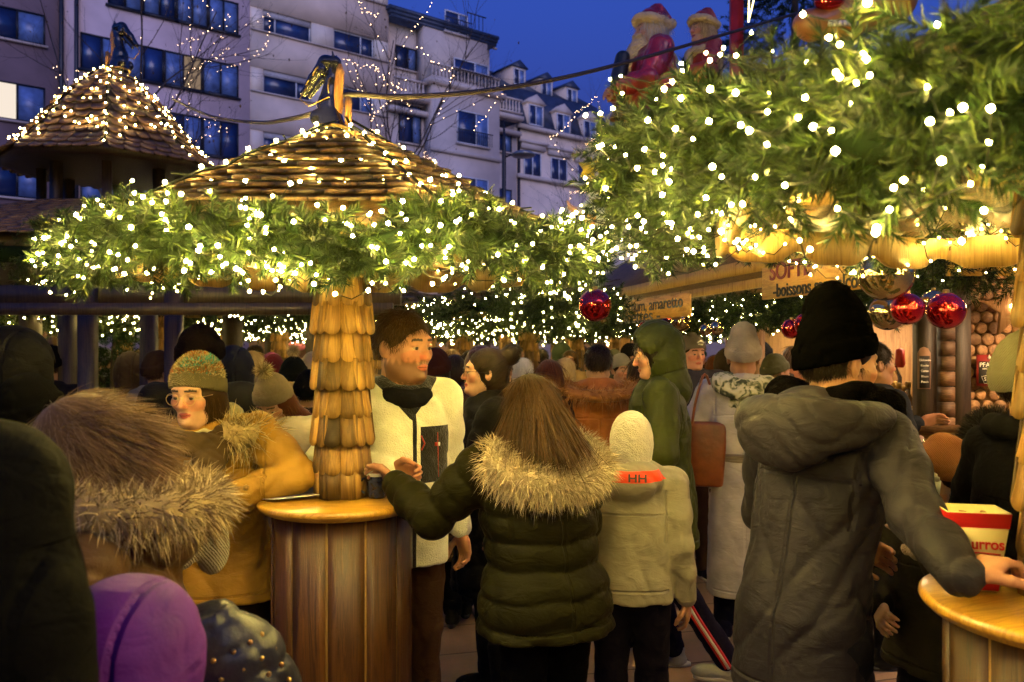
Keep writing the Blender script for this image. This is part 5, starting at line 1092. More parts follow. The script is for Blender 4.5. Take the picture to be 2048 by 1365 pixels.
    if hood == 'fur' and furcol:
        pth = arc_path((0, 0, 0), .165*B, .125*B, -28, 208, 26); cz = up((0, .075, 1.455)); pth = pth @ rotx(R(-14)).T*k + cz; fur('fur_collar', pth, .040*k, fur_n, .06*k, .0035 if lod >= 2 else .007, globals()[furcol], body)
    if glasses:
        m = MB()
        for sx in (-1, 1):
            a_ = np.linspace(0, 2*pi, 20, endpoint=False); m.tube(np.stack([.033*sx + .024*np.cos(a_), -.104 + .15*abs(.024*np.cos(a_))*0, .002 + .022*np.sin(a_)], 1), .0012, 4, closed=True); m.tube([(.057*sx, -.103, .006), (.078*sx, -.06, .008), (.082*sx, .01, .004)], .0012, 4)
        m.tube([(-.009, -.104, .006), (0, -.108, .009), (.009, -.104, .006)], .0012, 4); V, F = m.get(); mk('glasses', T2(V), F, plain('gold_wire' if glasses == 'gold' else 'dark_wire', (.6, .4, .15) if glasses == 'gold' else (.03, .02, .02), .3, .8), body)
    if belt: 
        z = 1.04*k; rr = [r_ for r_ in pr]; rx = np.interp(z, [p[0] for p in pr], [p[1] for p in pr]); ry = np.interp(z, [p[0] for p in pr], [p[2] for p in pr]); a_ = np.linspace(0, 2*pi, 32, endpoint=False); m = MB()
        for dz in (-.014, 0, .014): m.tube(np.stack([(rx+.004)*np.cos(a_), (ry+.004)*np.sin(a_), z+dz+0*a_], 1), .010, 6, closed=True)
        m.obj('belt', cloth(belt, 'plain', .6), body, True)
    body['_k'] = k
    return body, dict(k=k, up=up, hc=hc, Rh=Rh, hs=hs, T2=T2, arms=arms, Rw=Rw, root=root_loc, loc=loc, pr=pr, Rl=Rl)
# ---- people at the central table
NV = (.018, .020, .035)
BLK = (.010, .010, .012)
def fleece_front(co, V, F, k, body):
    "black chest panel, open neck and zip are set in the fleece"
    x, y, z = V.T/k; mn = np.minimum; ax = np.abs(x)
    f = np.maximum.reduce([mn((z-1.325)*.85-ax, -y-.01), mn.reduce([x-.035, .165-x, z-1.085, 1.30-z, -y-.02]), mn.reduce([.008-np.abs(x-.012), 1.42-z, -y-.02])]); set_mask(co, f, (.006, .006, .009))
MUG = (-.488, 2.885)
man, D = person('bearded man in a white fleece jacket and black hoodie holding a mug behind the table', 802, 3.22, 24, 1.76, lean=3, coat=(1.45, 1.36, 1.15), kind='fleece', hem=.76, bulk=.93, trousers=(.09, .045, .018), hair=('short', 'H_BROWN'), head=(30, 3, 0), beard=(.05, .025, .012), lod=3, hood='none', hscale=1.17,
       armR=(MUG[0]+.02, 3.04, 1.175), armL='down', hintR=(-.8, .2, -.5), palmR=(.2, -.9, -.3), handcurl=(.5, .9), coatpost=fleece_front, folds=.005, skin=(.52, .27, .16), coat_rows=[(.76, .195, .15), (.95, .195, .15), (1.10, .19, .145), (1.28, .20, .14), (1.37, .185, .12), (1.43, .14, .10), (1.46, .09, .08)])
s = Sdf(); ring = [np.array((.075*cos(t), .015+.07*sin(t), -.150 + .022*sin(t))) for t in np.linspace(0, 2*pi, 17)]; s.chain(ring, [.034]*17, .01); s.ell((0, .10, -.165), (.10, .06, .06), k=.03)
V, F = s.build(.006, folds=(.004, .6, 3)); mk('hoodie', V @ rotz(R(5)).T*D['hs'] + D['hc'], F, cloth((.012, .012, .016)), man, True)
m = MB(); pk_ = np.array([.095, -.168, 1.235])*D['k']; m.box(pk_, (.020, .004, .014)); m.obj('badge', plain('white_badge', (.7, .7, .7), .5), man); m = MB(); m.box(pk_ + [-.006, -.0005, 0], (.010, .0042, .0142)); m.obj('badge_stripe', REDP, man)
m = MB(); m.tube([np.array([.095, -.17, 1.28])*D['k'], np.array([.098, -.172, 1.11])*D['k']], .0016, 5); m.tube([np.array([.03, -.17, 1.27])*D['k'], np.array([.042, -.175, 1.24])*D['k'], np.array([.03, -.172, 1.215])*D['k']], .003, 5); m.obj('zip', REDP, man)
def rib_collar(co, V, F, k, body): pass
w7, D7 = person('woman with long brown hair and cream fur hood reaching for a mug, seen from behind', 1092, 2.62, -152, 1.55, lean=10, coat=(.024, .023, .007), kind='plain', hem=.80, bulk=1.16, quilt=(.085, .017), trousers=(.006, .006, .007), hair=('long', 'H_BROWN'), sex='f', lod=3, armL=(MUG[0]+.075, 2.80, 1.165), hintL=(.2, .5, -.9), palmL=(.5, -.4, 0), armR='front', hood='fur', rough=.5, handcurl=(.75, .5), folds=.004, head=(-4, 10, 0),
       coat_rows=[(.80, .225, .165), (.95, .215, .16), (1.04, .185, .135), (1.08, .185, .135), (1.25, .20, .145), (1.36, .19, .13), (1.43, .13, .10), (1.475, .075, .075)])
pth = arc_path((0, 0, 0), .185, .130, -35, 215, 34); pth = pth @ rotx(R(-28)).T; pth += D7['up']((0, .085, 1.40)); fur('fur_collar', pth, .045, 8500, .050, .0026, F_CREAM, w7, dirb=(0, .1, -.25)); 
def loose(D, par, n, L, w, mat, side=1.0):
    v = rand_dirs(n*3); v = v[(v[:, 1] > -.25) & (v[:, 2] < .75)][:n]; p = v*[.088, .108, .10] + [0, .025, .01]; d_ = unit(v*[.22, .22, .05] + [0, .10, -.9] + rng.normal(size=v.shape)*.07 + .16*np.sin(v*9+v[:, ::-1]*13))
    V, F = strands(p, d_, L*rng.uniform(.6, 1.15, len(p)), w, 5, bend=v*[.12, .12, 0] + np.array([0, 0, -.15]) + rng.normal(size=v.shape)*.05); mk('loose_hair', D['T2'](V), F, mat, par)
loose(D7, w7, 4200, .27, .0028, H_BROWN)
mg = empty('mug', (MUG[0], MUG[1], 1.097)); tag(mg, 'dark patterned mug with white rim held on the central table', 'mug')
MB().lathe([(0, 0), (.030, 0), (.034, .006), (.038, .05), (.039, .085), (.0385, .087), (.036, .087), (.034, .05), (.028, .008), (0, .008)], 36).obj('cup', plain('navy_glaze', (.02, .025, .05), .2, coat=.6, noise=.8, scale=60), mg, True)
MB().lathe([(.0392, .080), (.0405, .084), (.0402, .092), (.036, .092), (.0355, .080)], 36).obj('rim', plain('white_glaze', (.72, .68, .58), .25), mg, True)
MB().lathe([(0, .075), (.0365, .075)], 24).obj('drink', plain('mulled_wine', (.08, .005, .008), .1), mg)
a_ = np.linspace(-1.3, 1.3, 12); m = MB(); m.tube(np.stack([-.036-.026*np.cos(a_), 0*a_-.012, .045+.028*np.sin(a_)], 1), .0045, 8); m.obj('handle', plain('navy_glaze', (.02, .025, .05), .2), mg, True)
# paper tray on the table
pt = P(570, 968, 2.92); tr = MB(); o = [(-.15, -.02), (-.03, -.085), (.135, .03), (.02, .07)]
V = np.array([(x, y, z) for z in (0, .0015) for x, y in o]); V[[1, 2, 5, 6], 2] += .012; V[[3, 7], 2] += .004; tr.add(V, [MB.BF]); tag(tr.obj('paper_plate', plain('white_card', (.72, .68, .62), .6), None, loc=(-.78, 2.86, 1.099)), 'white folded paper tray lying on the left of the central table', 'paper')
w3, D3 = person('woman in round glasses, knitted hat and mustard parka leaning on the table', 452, 3.12, 14, 1.60, lean=14, coat=(.62, .34, .05), kind='plain', hem=.72, bulk=1.10, trousers=(.03, .02, .015), hair=('long', 'H_BROWN'), sex='f', lod=3, armL=(-.99, 2.80, 1.115), hintL=(1, -.2, -.15), palmL=(0, 0, -1), armR='pocket', hood=None, hat=((.35, .30, .17), None), glasses='gold', head=(-24, 7, 0), scarf=((.62, .55, .35), 'fleece'), skin=(.56, .33, .22), rough=.6, folds=.008, side=-8, hscale=1.07)
def yarn(par, T2_, cols, n, L=.02, w=.004, zlo=.06):
    V0, F0 = head_mesh('f', .0065)
    for nm, mt, rot in cols:
        a = rng.uniform(0, 2*pi, n); z = rng.uniform(zlo, .155, n); z = z if nm != 'yarn_tuft' else z; rr = np.sqrt(np.clip(1-((z-.03)/.127)**2, 0, 1)); p = np.stack([.093*rr*np.cos(a), .016+.112*rr*np.sin(a), z], 1); nrm = unit(p - [0, .016, .02]); sel = rot(p); p, nrm = p[sel], nrm[sel]
        V, F = strands(p, unit(nrm + rng.normal(size=nrm.shape)*.5), L, w, 2); mk(nm, T2_(V), F, mt, par)
yarn(w3, D3['T2'], [('hat_yarn', hairmat('teal_yarn', (.05, .28, .26), (.20, .5, .45), .9), lambda p: (p[:, 0] > -.02) & (p[:, 2] > .085) & (np.sin(p[:, 2]*110) > 0)), ('hat_yarn', hairmat('rust_yarn', (.35, .10, .03), (.5, .22, .08), .9), lambda p: (np.sin(p[:, 2]*110) < -.5)), ('hat_yarn', hairmat('sand_yarn', (.35, .27, .12), (.6, .5, .3), .9), lambda p: p[:, 2] > 0)], 1500, .012, .004)
s = Sdf(); t = np.linspace(-.3, 2*pi*.8, 26); pts = np.stack([.135*np.cos(t), .02+.125*np.sin(t), -.17-.015*np.cos(t)], 1); s.chain(list(pts), [.042]*26, .01); s.chain([(.10, -.05, -.16), (.06, -.15, -.24), (.03, -.19, -.36)], [.05, .05, .045], .02)
V, F = s.build(.008, folds=(.008, .5, 5)); mk('scarf', V*D3['hs'] + D3['hc'], F, cloth((.20, .13, .06), 'knit', .95, var=.7), w3, True)
pth = arc_path((0, 0, 0), .20, .16, -75, 170, 28) @ rotx(R(-10)).T + D3['up']((.02, .03, 1.40)); fur('fur_collar', pth, .05, 4200, .075, .0035, F_TAN, w3)
m = MB(); o_ = D3['arms'][0]; c_ = o_[1] + (o_[2]-o_[1])*.42; ax = unit(np.array([.75, -.65, .1])); m.inst(*MB().lathe([(0, 0), (.026, 0), (.026, .006), (.0, .007)], 6).get(), (np.stack([unit(np.cross([0, 0, 1], ax)), np.cross(ax, unit(np.cross([0, 0, 1], ax))), ax], 1))[None]*1.0, (c_ + ax*.083)[None]); m.obj('sleeve_badge', plain('dark_badge', (.02, .018, .015), .5), w3)
m = MB(); spheres(m, [o_[3] + unit(o_[2]-o_[3])*.07 + np.array([-.01, -.055, .02])], .011); m.obj('cuff_button', BRASS, w3)
w4, D4 = person('woman in shiny silver jacket and beige pompom hat looking down', 580, 3.85, 8, 1.52, lean=16, coat=(.75, .64, .52), kind='plain', hem=.76, bulk=1.12, hair=('long', 'H_RED'), sex='f', lod=2, armL='chest', armR='chest', hat=((.34, .27, .19), 'F_TAN'), head=(-20, 38, 0), rough=.28, folds=.011, hood='down', palmL=(0, -.3, 1), side=-5)
w6, D6 = person('woman with glasses and a hair bun in a black jacket facing left', 990, 3.75, -78, 1.63, lean=4, coat=BLK, kind='plain', hem=.55, bulk=1.2, hair=('bun', 'H_DARK'), sex='f', lod=2, glasses='dark', head=(-6, -2, 0), hood='down', armL='front', armR='pocket', skin=(.56, .33, .22), quilt=(.11, .012), rough=.45, shoes=(.012, .012, .012))
def coral_post(co, V, F, k, body):
    x, y, z = V.T/k; set_mask(co, np.minimum.reduce([y-.06, z-1.435-.25*x*x, 1.485-z+.15*x*x]), (.75, .06, .02))
    q = V[(np.abs(V[:, 0]-.02) < .03) & (np.abs(V[:, 2]/k-1.458) < .012)]; y_ = q[:, 1].max() + .008
    serif('HH', .040, plain('black_print', (.01, .01, .01), .6), body, (-.02, y_, 1.458*k), (R(68), 0, R(180)), .001, 1.2, bold=.001)
boy, D8 = person('child in grey hood and khaki ski jacket with coral collar seen from behind', 1263, 3.0, 172, 1.38, lean=2, coat=(.48, .43, .33), kind='plain', hem=.90, bulk=1.0, trousers=(.012, .010, .022), hair=None, hood='down', armL='down', armR='down', lod=3, coatpost=coral_post, rough=.5, folds=.009, sex='f', shoes=(.4, .4, .4), hscale=1.0, coat_rows=[(.88, .20, .16), (1.0, .195, .155), (1.15, .185, .145), (1.28, .19, .14), (1.37, .18, .125), (1.44, .12, .10), (1.475, .08, .08)])
s = Sdf(); s.ell((0, .012, .02), (.098, .118, .125)); s.cap((0, .03, -.04), (0, .04, -.16), .088, .095, .05); s.ell((0, -.14, -.02), (.07, .09, .10), k=.01, mode=-1)
V, F = s.build(.007, folds=(.004, .4, 8)); mk('grey_hood', D8['T2'](V)*[1, 1, 1], F, cloth((.85, .78, .68), 'fleece', .95, var=.12), boy, True)
def stripes(body, D, kn, an, sgn, w=.010, cols=((.55, .01, .02), (.62, .6, .58), (.55, .01, .02)), off=.072):
    k = D['k']; h0 = np.array([.09*sgn*k, 0, .86*k]); P_ = [h0, np.array(kn)*k, np.array(an)*k]; p = smooth_path(P_, 8); r = np.interp(np.linspace(0, 1, len(p)), [0, .5, 1], [.100, .073, .061])*k
    for i, c in enumerate(cols):
        m = MB(); q = p + np.stack([sgn*r*cos((i-1)*.22), sin((i-1)*.22)*r*1.0, 0*r], 1); m.tube(q, .0075, 5); m.obj('stripe', plain('stripe_%d_%d' % (int(c[0]*99), int(c[1]*99)), c, .6), body)
lg9 = [((.12, -.10, .50), (.14, .10, .10)), ((-.10, .10, .50), (-.13, .42, .14))]
g9, D9 = person('tall figure with olive green hood up and striped track trousers facing left', 1325, 4.0, -96, 1.72, lean=3, coat=(.060, .075, .010), kind='plain', hem=.66, bulk=1.12, trousers=(.012, .010, .030), hair=('bob', 'H_DARK'), hood='up', armL='pocket', armR='pocket', lod=2, rough=.55, folds=.009, head=(4, 14, 0), legs=[((.10, .06, .50), (.10, .30, .10)), ((-.10, -.04, .48), (-.11, .06, .075))], skin=(.55, .32, .2), shoes=(.5, .5, .5))
stripes(g9, D9, (.10, .06, .50), (.10, .30, .10), 1)
plaid = None
def plaidmat():
    m, t, b, ns, L = nodes('plaid_wool'); tc = N(t, 'ShaderNodeTexCoord'); n1 = N(t, 'ShaderNodeTexNoise', i_Scale=16.0, i_Detail=2.0, i_Distortion=1.5); L.new(tc.outputs['Object'], n1.inputs[0]); r = ramp(t, [(.38, (.045, .055, .03)), (.47, (.16, .18, .10)), (.53, (.50, .46, .34)), (.62, (.58, .54, .44))]); L.new(n1.outputs[0], r.inputs[0]); L.new(r.outputs[0], b.inputs['Base Color']); b.inputs['Roughness'].default_value = .95
    n2 = N(t, 'ShaderNodeTexNoise', i_Scale=120.0); L.new(tc.outputs['Object'], n2.inputs[0]); bp = N(t, 'ShaderNodeBump', i_Strength=.6, i_Distance=.006); L.new(n2.outputs[0], bp.inputs['Height']); L.new(bp.outputs[0], b.inputs['Normal']); return m
w11, D11 = person('woman in long cream coat with green plaid scarf and cream hat seen from behind', 1486, 4.5, 168, 1.69, coat=(.92, .82, .74), kind='plain', hem=.26, bulk=1.02, trousers=(.012, .012, .025), hair=None, hat=((.70, .58, .44), None), slouch=.03, scarf=(plaidmat(), 'x'), lod=2, sex='f', head=(0, 0, 0), belt=(.46, .38, .24), armL='pocket', armR='front', shoes=(.012, .012, .033), rough=.85, folds=.004, hscale=1.05, coat_rows=[(.26, .20, .17), (.7, .19, .155), (.92, .185, .145), (1.04, .165, .125), (1.25, .19, .135), (1.36, .18, .12), (1.43, .13, .10), (1.475, .08, .08)])
s = Sdf(); t = np.linspace(0, 2*pi*1.5, 34); pts = np.stack([(.13+.01*np.sin(t*2))*np.cos(t), .03+(.125)*np.sin(t), -.13-.03*t/6+.01*np.sin(t*3)], 1); s.chain(list(pts), list(.038+.006*np.sin(t*2.7)), .008); s.ell((0, .06, -.19), (.09, .05, .08), k=.03)
V, F = s.build(.009, folds=(.012, .5, 4)); mk('scarf', V*D11['hs']+D11['hc'], F, plaid or bpy.data.materials['plaid_wool'], w11, True)
# shoulder bag on its strap
TAN = plain('cognac_leather', (.22, .055, .012), .38, noise=.25, scale=14, bump=.3); bl = D11['root'] + D11['Rw'] @ np.array([.205, .02, 0]); bg_ = empty('shoulder_bag', (bl[0]-.02, bl[1]-.06, .0), R(165)); tag(bg_, 'cognac leather tote hanging from the shoulder of the cream coat', 'bag')
m = MB(); V = np.array([(-.10, -.05, .86), (.10, -.05, .86), (.10, .05, .86), (-.10, .05, .86), (-.125, -.03, 1.22), (.125, -.03, 1.22), (.125, .03, 1.22), (-.125, .03, 1.22)]); m.add(V, MB.BF); o = m.obj('bag_body', TAN, bg_); md = o.modifiers.new('b', 'BEVEL'); md.width = .02; md.segments = 3
m = MB(); m.tube(smooth_path([(-.07, -.03, 1.20), (-.045, -.04, 1.35), (0, -.0, 1.485), (.045, .04, 1.35), (.07, .03, 1.20)], 5), .008, 6); m.obj('strap', TAN, bg_, True)
w10, D10 = person('man in grey logo beanie and dark jacket facing the camera', 1384, 5.6, 14, 1.70, coat=(.05, .045, .07), hem=.8, bulk=1.1, hat=((.36, .30, .24), None), head=(4, 2, 0), lod=2, armL='pocket', armR='pocket', trousers=(.10, .055, .03), shoes=(.02, .02, .033), hair=('short', 'H_DARK'), skin=(.58, .30, .18))
m = MB(); m.tube([(-.028, -.112, .085), (-.005, -.114, .100), (.025, -.108, .088), (.012, -.113, .070), (-.022, -.113, .075)], .004, 5); V, F = m.get(); mk('hat_logo', D10['T2'](V), F, plain('white_print', (.7, .68, .62), .6), w10); s = Sdf(); s.chain([np.array((.07*cos(t), .01+.07*sin(t), -.155)) for t in np.linspace(0, 2*pi, 13)], [.016]*13, .005); V, F = s.build(.008); mk('neck_warmer', D10['T2'](V), F, plain('red_fleece', (.5, .02, .02), .8), w10, True)
# ---- the man in the grey jacket at the right
wr = (.935, 1.62, 1.150)
g12, D12 = person('man in grey winter jacket, black scarf and tall black beanie holding a churros box', 1604, 2.20, 128, 1.735, lean=16, coat=(.040, .036, .050), kind='plain', hem=.70, bulk=.95, trousers=(.02, .02, .03), hair=('short', 'H_DARK'), hat=((.002, .002, .002), None), slouch=.06, hatkind='plain', lod=3, hood='down', head=(-22, 6, 4), armR=wr, hintR=(-.3, .1, -1, 0), hdR=(.85, .35, .30), palmR=(.15, .7, -.6), armL='front', handcurl=(.6, .75), skin=(.46, .24, .14), rough=.5, folds=.008, hscale=1.06)
s = Sdf(); t = np.linspace(0, 2*pi*2, 40); pts = np.stack([(.118+.012*np.sin(t*2))*np.cos(t), .02+(.125)*np.sin(t), -.085-.030*t/6.3+.008*np.sin(t*3)], 1); s.chain(list(pts), list(.046+.006*np.sin(t*2.7)), .006); V, F = s.build(.008, folds=(.009, .5, 14)); mk('scarf', V*D12['hs']+D12['hc'], F, cloth((.004, .0035, .004), 'fleece', .95), g12, True)
s = Sdf(); c0 = np.array([0, .16, 1.40]); ring = [D12['up']((.155*cos(t), .07+.15*sin(t), 1.42 - .03*sin(t))) for t in np.linspace(R(-35), R(215), 18)]; s.chain(ring, [.058]*18, .02); s.ell(D12['up']((0, .20, 1.36)), (.14, .075, .10), rotx(R(20)), k=.04)
V, F = s.build(.009, folds=(.010, .8, 21)); mk('hood', V, F, cloth((.046, .041, .055), 'plain', .5), g12, True)
# churros box
cb = empty('snack_box', (1.05, 1.82, 1.097), R(-12)); tag(cb, 'red, white and yellow churros box on the right hand table', 'box')
def taper(mb, w0, w1, z0, z1, t=0, g=0):
    f = lambda w, z: [(-w/2-g, -w*.38-g, z), (w/2+g, -w*.38-g, z), (w/2+g, w*.38+g, z), (-w/2-g, w*.38+g, z)]
    return mb.add(np.array(f(w0, z0)+f(w1, z1)), MB.BF[2:])
W_ = lambda z: .085 + z/.18*.045
CR = plain('cream_card', (.75, .62, .28), .45, noise=.05); RC = plain('red_card', (.50, .012, .012), .4, noise=.05)
m = MB(); taper(m, W_(0), W_(.18), 0, .18); o = [(-W_(0)/2, -W_(0)*.38, .001), (W_(0)/2, -W_(0)*.38, .001), (W_(0)/2, W_(0)*.38, .001), (-W_(0)/2, W_(0)*.38, .001)]; m.add(o, np.array([[3, 2, 1, 0]])); bo = m.obj('carton', CR, cb); sm_ = bo.modifiers.new('s', 'SOLIDIFY'); sm_.thickness = .0012
m = MB(); taper(m, W_(.145), W_(.178), .145, .178, g=.0012); m.obj('red_band', RC, cb); m = MB(); taper(m, W_(.003), W_(.05), .003, .05, g=.0012); m.obj('red_band', RC, cb)
tl_ = atan2(.38*.045, .18); serif('Churros', .033, RC, cb, (0, -W_(.11)*.38-.003, .108), (R(90)-tl_, 0, 0), .0008, .92, bold=.0007); serif('Churros', .024, RC, cb, (-W_(.1)/2-.0035, 0, .10), (R(90), R(0), R(-90)), .0006, .9)
m = MB(); m.tube([(-.04, -W_(.085)*.38-.002, .085), (.0, -W_(.089)*.38-.002, .089), (.045, -W_(.085)*.38-.002, .086)], .0022, 4); m.obj('swoosh', RC, cb)
for i in range(5):
    x = -.035+.017*i; m = MB(); pth = smooth_path([(x, -.01+.012*(i % 2), .10), (x*1.1, .0, .15), (x*1.2+.003, .01*(i % 3-1), .165+.008*(i % 2))], 4); m.tube(pth, .008, 8); m.obj('churro', plain('fried_dough', (.35, .16, .04), .6, bump=.5, bscale=200), cb, True)
# ---- foreground left
pB, DB = person('person in a black coat cut off at the lower left corner', -150, .92, 170, 1.76, side=15, coat=(.006, .006, .007), hem=.5, bulk=1.12, kind='plain', lod=2, hair=('short', 'H_DARK'), armL='down', armR='down', folds=.006)
w2, D2 = person('woman with tousled brown hair, tan fur hood and brown jacket, nearest at left', 275, 1.55, -74, 1.55, lean=9, coat=(.16, .085, .038), kind='plain', hem=.75, bulk=1.12, hair=('bob', 'H_LB'), sex='f', lod=3, head=(-8, 24, 0), armL='front', armR='chest', hood='down', skin=(.50, .28, .2), folds=.010, rough=.55)
V0, F0 = ICO3; hv_ = V0*[.093, .108, .102] + [0, .03, .015]; T_ = D2['T2']
i_ = rng.integers(0, len(hv_), 5000); p = hv_[i_]; nr = unit(p-[0, .03, .015]); sel = (p[:, 1] > -.05); p, nr = p[sel], nr[sel]; V, F = strands(p-nr*.02, unit(nr*.5+np.array([0, .5, -.8])+rng.normal(size=p.shape)*.35+.35*np.sin(p*60+p[:, ::-1]*45)), .085, .0022, 4, bend=np.array([0, .25, -.5])); mk('loose_hair', T_(V), F, H_LB, w2)
pth = arc_path((0, 0, 0), .165, .165, -80, 260, 44) @ rotx(R(-4)).T + D2['up']((0, .05, 1.50)); fur('fur_collar', pth, .038, 9000, .042, .0026, F_TAN, w2, dirb=(0, .15, -.2))
c_, DC = person('child in a purple quilted hooded jacket near the lower left corner', 262, 1.10, 175, 1.27, coat=(.13, .012, .34), kind='plain', hem=.7, bulk=1.25, quilt=(.075, .015), hood='up', hair=None, lod=2, rough=.75, armL='down', armR='down', sex='f', hscale=1.22)
gl_ = empty('mitten', tuple(P(424, 1095, 1.62))); tag(gl_, 'cream cable knit mitten at the sleeve of the woman with tousled hair', 'mitten'); s = Sdf(); s.ell((0, 0, 0), (.035, .028, .055)); s.cap((0, 0, .03), (.0, 0, .08), .03, .028, .01); s.cap((-.02, -.02, 0), (-.045, -.03, -.025), .014, .012, .01); V, F = s.build(.004); mk('knit', V, F, cloth((.62, .55, .42), 'knit', .95), gl_, True)
bgs = empty('studded_bag', tuple(P(500, 1190, 1.45) - [0, 0, .36])); bgs.rotation_euler = (R(8), R(-16), R(10)); tag(bgs, 'dark leather bag with rows of gold studs at the bottom left', 'bag')
s = Sdf(); s.torso([(0, .13, .07, 0, 0), (.10, .15, .08, 0, 0), (.28, .13, .07, 0, 0), (.36, .07, .04, 0, 0)], .02); V, F = s.build(.009, folds=(.006, .6, 2)); mk('bag_body', V, F, plain('dark_blue_leather', (.015, .016, .028), .35, bump=.3), bgs, True)
pts = []
for i in range(9):
    for j in range(10):
        z = .04+.032*i; a = R(-175+17*j); rx = np.interp(z, [0, .10, .28, .36], [.13, .15, .13, .07])+.004; ry = rx*.54; pts.append((rx*cos(a), ry*sin(a), z))
V, F = spheres(MB(), pts, .0055, ICO1).get(); tag(mk('studs', V, F, BRASS, bgs, True), kind='stuff')
# ---- right side
w14, D14 = person('short figure in black with a fluffy black fur hat and brown bag strap', 1988, 2.78, 165, 1.38, coat=(.012, .010, .018), hem=.6, bulk=1.2, lod=2, hair=None, armL='front', armR='front', head=(0, 5, 0), hscale=1.05)
dd = rand_dirs(5200); dd = dd[dd[:, 2] > -.75]; V, F = strands(dd*[.10, .12, .115]+[0, .015, .03], dd+rng.normal(size=dd.shape)*.25, .05, .0028, 2); mk('fur_hat', D14['T2'](V), F, F_BLACK, w14); V, F = ICO3; mk('hat_lining', D14['T2'](V*[.10, .12, .115]+[0, .025, .03]), F, F_BLACK, w14, True)
m = MB(); k_4 = D14['k']; 
for q_ in (-.012, 0, .012): m.tube(smooth_path([np.array(x)*k_4 for x in ((-.10+q_, .10, 1.49), (-.06+q_, .20, 1.36), (.0+q_, .21, 1.20), (.10+q_, .20, 1.0))], 5), .009, 5)
m.obj('bag_strap', plain('brown_strap', (.14, .06, .02), .5), w14, True)
kid, D13 = person('small child in orange beanie and beige snood facing left, holding a snack cup', 1884, 2.5, -62, 1.30, coat=(.035, .032, .02), hem=.85, bulk=1.25, lod=2, hair=('short', 'H_BROWN'), hat=((.50, .19, .06), None), scarf=((.55, .40, .30), 'fleece'), head=(-6, 8, 0), sex='f', armL='face', armR='front', skin=(.62, .36, .25), hscale=1.18, slouch=.01)
sc_ = empty('snack_cup', tuple(P(1848, 1035, 2.35))); tag(sc_, 'white cup with red lettering in front of the small child', 'cup'); MB().lathe([(0, 0), (.034, 0), (.045, .11), (.043, .11), (.033, .01), (0, .01)], 24).obj('cup', plain('white_card', (.72, .68, .62), .6), sc_, True); MB().lathe([(.0375, .03), (.0420, .07)], 24).obj('red_band', RC, sc_, True)
pp = MB(); spheres(pp, [(rng.normal()*.015, rng.normal()*.015, .105+rng.uniform(0, .02)) for _ in range(24)], .010); tag(pp.obj('popcorn', plain('popcorn', (.8, .7, .45), .8), sc_), kind='stuff')
w15, D15 = person('person in a cream cable knit hat mostly hidden by the right hand post', 2072, 2.12, 100, 1.66, coat=BLK, hem=.7, bulk=.9, lod=2, hair=('short', 'H_DARK'), hat=((.48, .44, .30), 'F_CREAM'), sex='f', head=(0, 0, 0), armL='pocket', armR='pocket')
bn = empty('clear_balloon', tuple(P(1818, 915, 2.95))); tag(bn, 'clear round balloon with coloured prints held beside the small child', 'balloon'); 
gm, t_, b_, ns_, L_ = nodes('clear_film'); b_.inputs['Base Color'].default_value = (.9, .85, .8, 1); b_.inputs['Roughness'].default_value = .04; b_.inputs['Alpha'].default_value = .22; b_.inputs['Specular IOR Level'].default_value = 1.0
MB().lathe([(0, -.085)] + [(cos(a)*.085, sin(a)*.085) for a in np.linspace(-pi/2, pi/2, 20)[1:-1]] + [(0, .085)], 32).obj('film', gm, bn, True)
m = MB()
for i in range(7): q = rand_dirs(1)[0]; m.inst(*ICO1, (np.eye(3)*[.014, .014, .014])[None], (q*.08)[None])
tag(m.obj('print', plain('balloon_print', (.45, .25, .35), .4), bn), kind='stuff'); m = MB(); m.tube([(0, 0, -.085), (.01, 0, -.25), (0, 0, -.5)], .003, 5); m.obj('stick', FRAMEW, bn)
c16, D16 = person('customer in dark sleeve resting a hand on the bar counter behind the black beanie', 1748, 4.15, 95, 1.66, coat=(.02, .025, .04), lod=2, armL=tuple(P(1836, 846, 4.42)), armR='pocket', head=(0, 0, 0), handcurl=.35)
# ---- the crowd
def cr(label, px, d, top, yaw, **k):
    H_ = 1.65 - (top-HY)*d/FPX; 
    if k.get('hat') is not None: H_ -= .035 + k.get('slouch', 0)
    if k.get('hood') == 'up': H_ -= .05
    if 'coat' in k: k['coat'] = tuple(min(v*1.6, 1) for v in k['coat'])
    k.setdefault('lod', 1 if d > 5.4 else 2); k.setdefault('armL', 'pocket'); k.setdefault('armR', 'pocket'); return person(label, px, d, yaw, max(1.2, H_), group='people in the market crowd', **k)
DG = (.03, .03, .032)
cr('person in burgundy beanie with long dark hair and brown puffer coat', 872, 4.7, 695, 176, coat=(.035, .018, .010), quilt=(.08, .013), bulk=1.15, hem=.45, hair=('long', 'H_DARK'), hat=((.055, .014, .014), None), sex='f', rough=.45)
cr('person with plum hood up in a long plum padded coat', 962, 4.9, 690, 186, coat=(.055, .022, .032), quilt=(.10, .012), bulk=1.12, hem=.4, hood='up', hair=None, rough=.4)
cr('dark haired person with grey fur collar between two hooded coats', 912, 5.7, 712, 160, coat=BLK, hair=('bob', 'H_DARK'), hood='fur', furcol='F_GREY', sex='f')
cr('man with dark hair turned half right in the middle of the crowd', 1028, 7.2, 690, 50, coat=BLK, hair=('short', 'H_DARK'))
cr('person with auburn ponytail and dark jacket seen from behind', 1098, 4.7, 722, 190, coat=(.02, .015, .03), quilt=(.12, .012), bulk=1.15, hair=('long', 'H_RED'), sex='f')
cr('white haired person behind the auburn ponytail', 1046, 6.6, 718, 170, coat=(.3, .25, .2), hair=('bob', 'H_WHITE'), sex='f')
cr('blond short haired person in a black coat left of the orange parka', 1132, 6.4, 718, 150, coat=BLK, hair=('bob', 'H_BLOND'), sex='f')
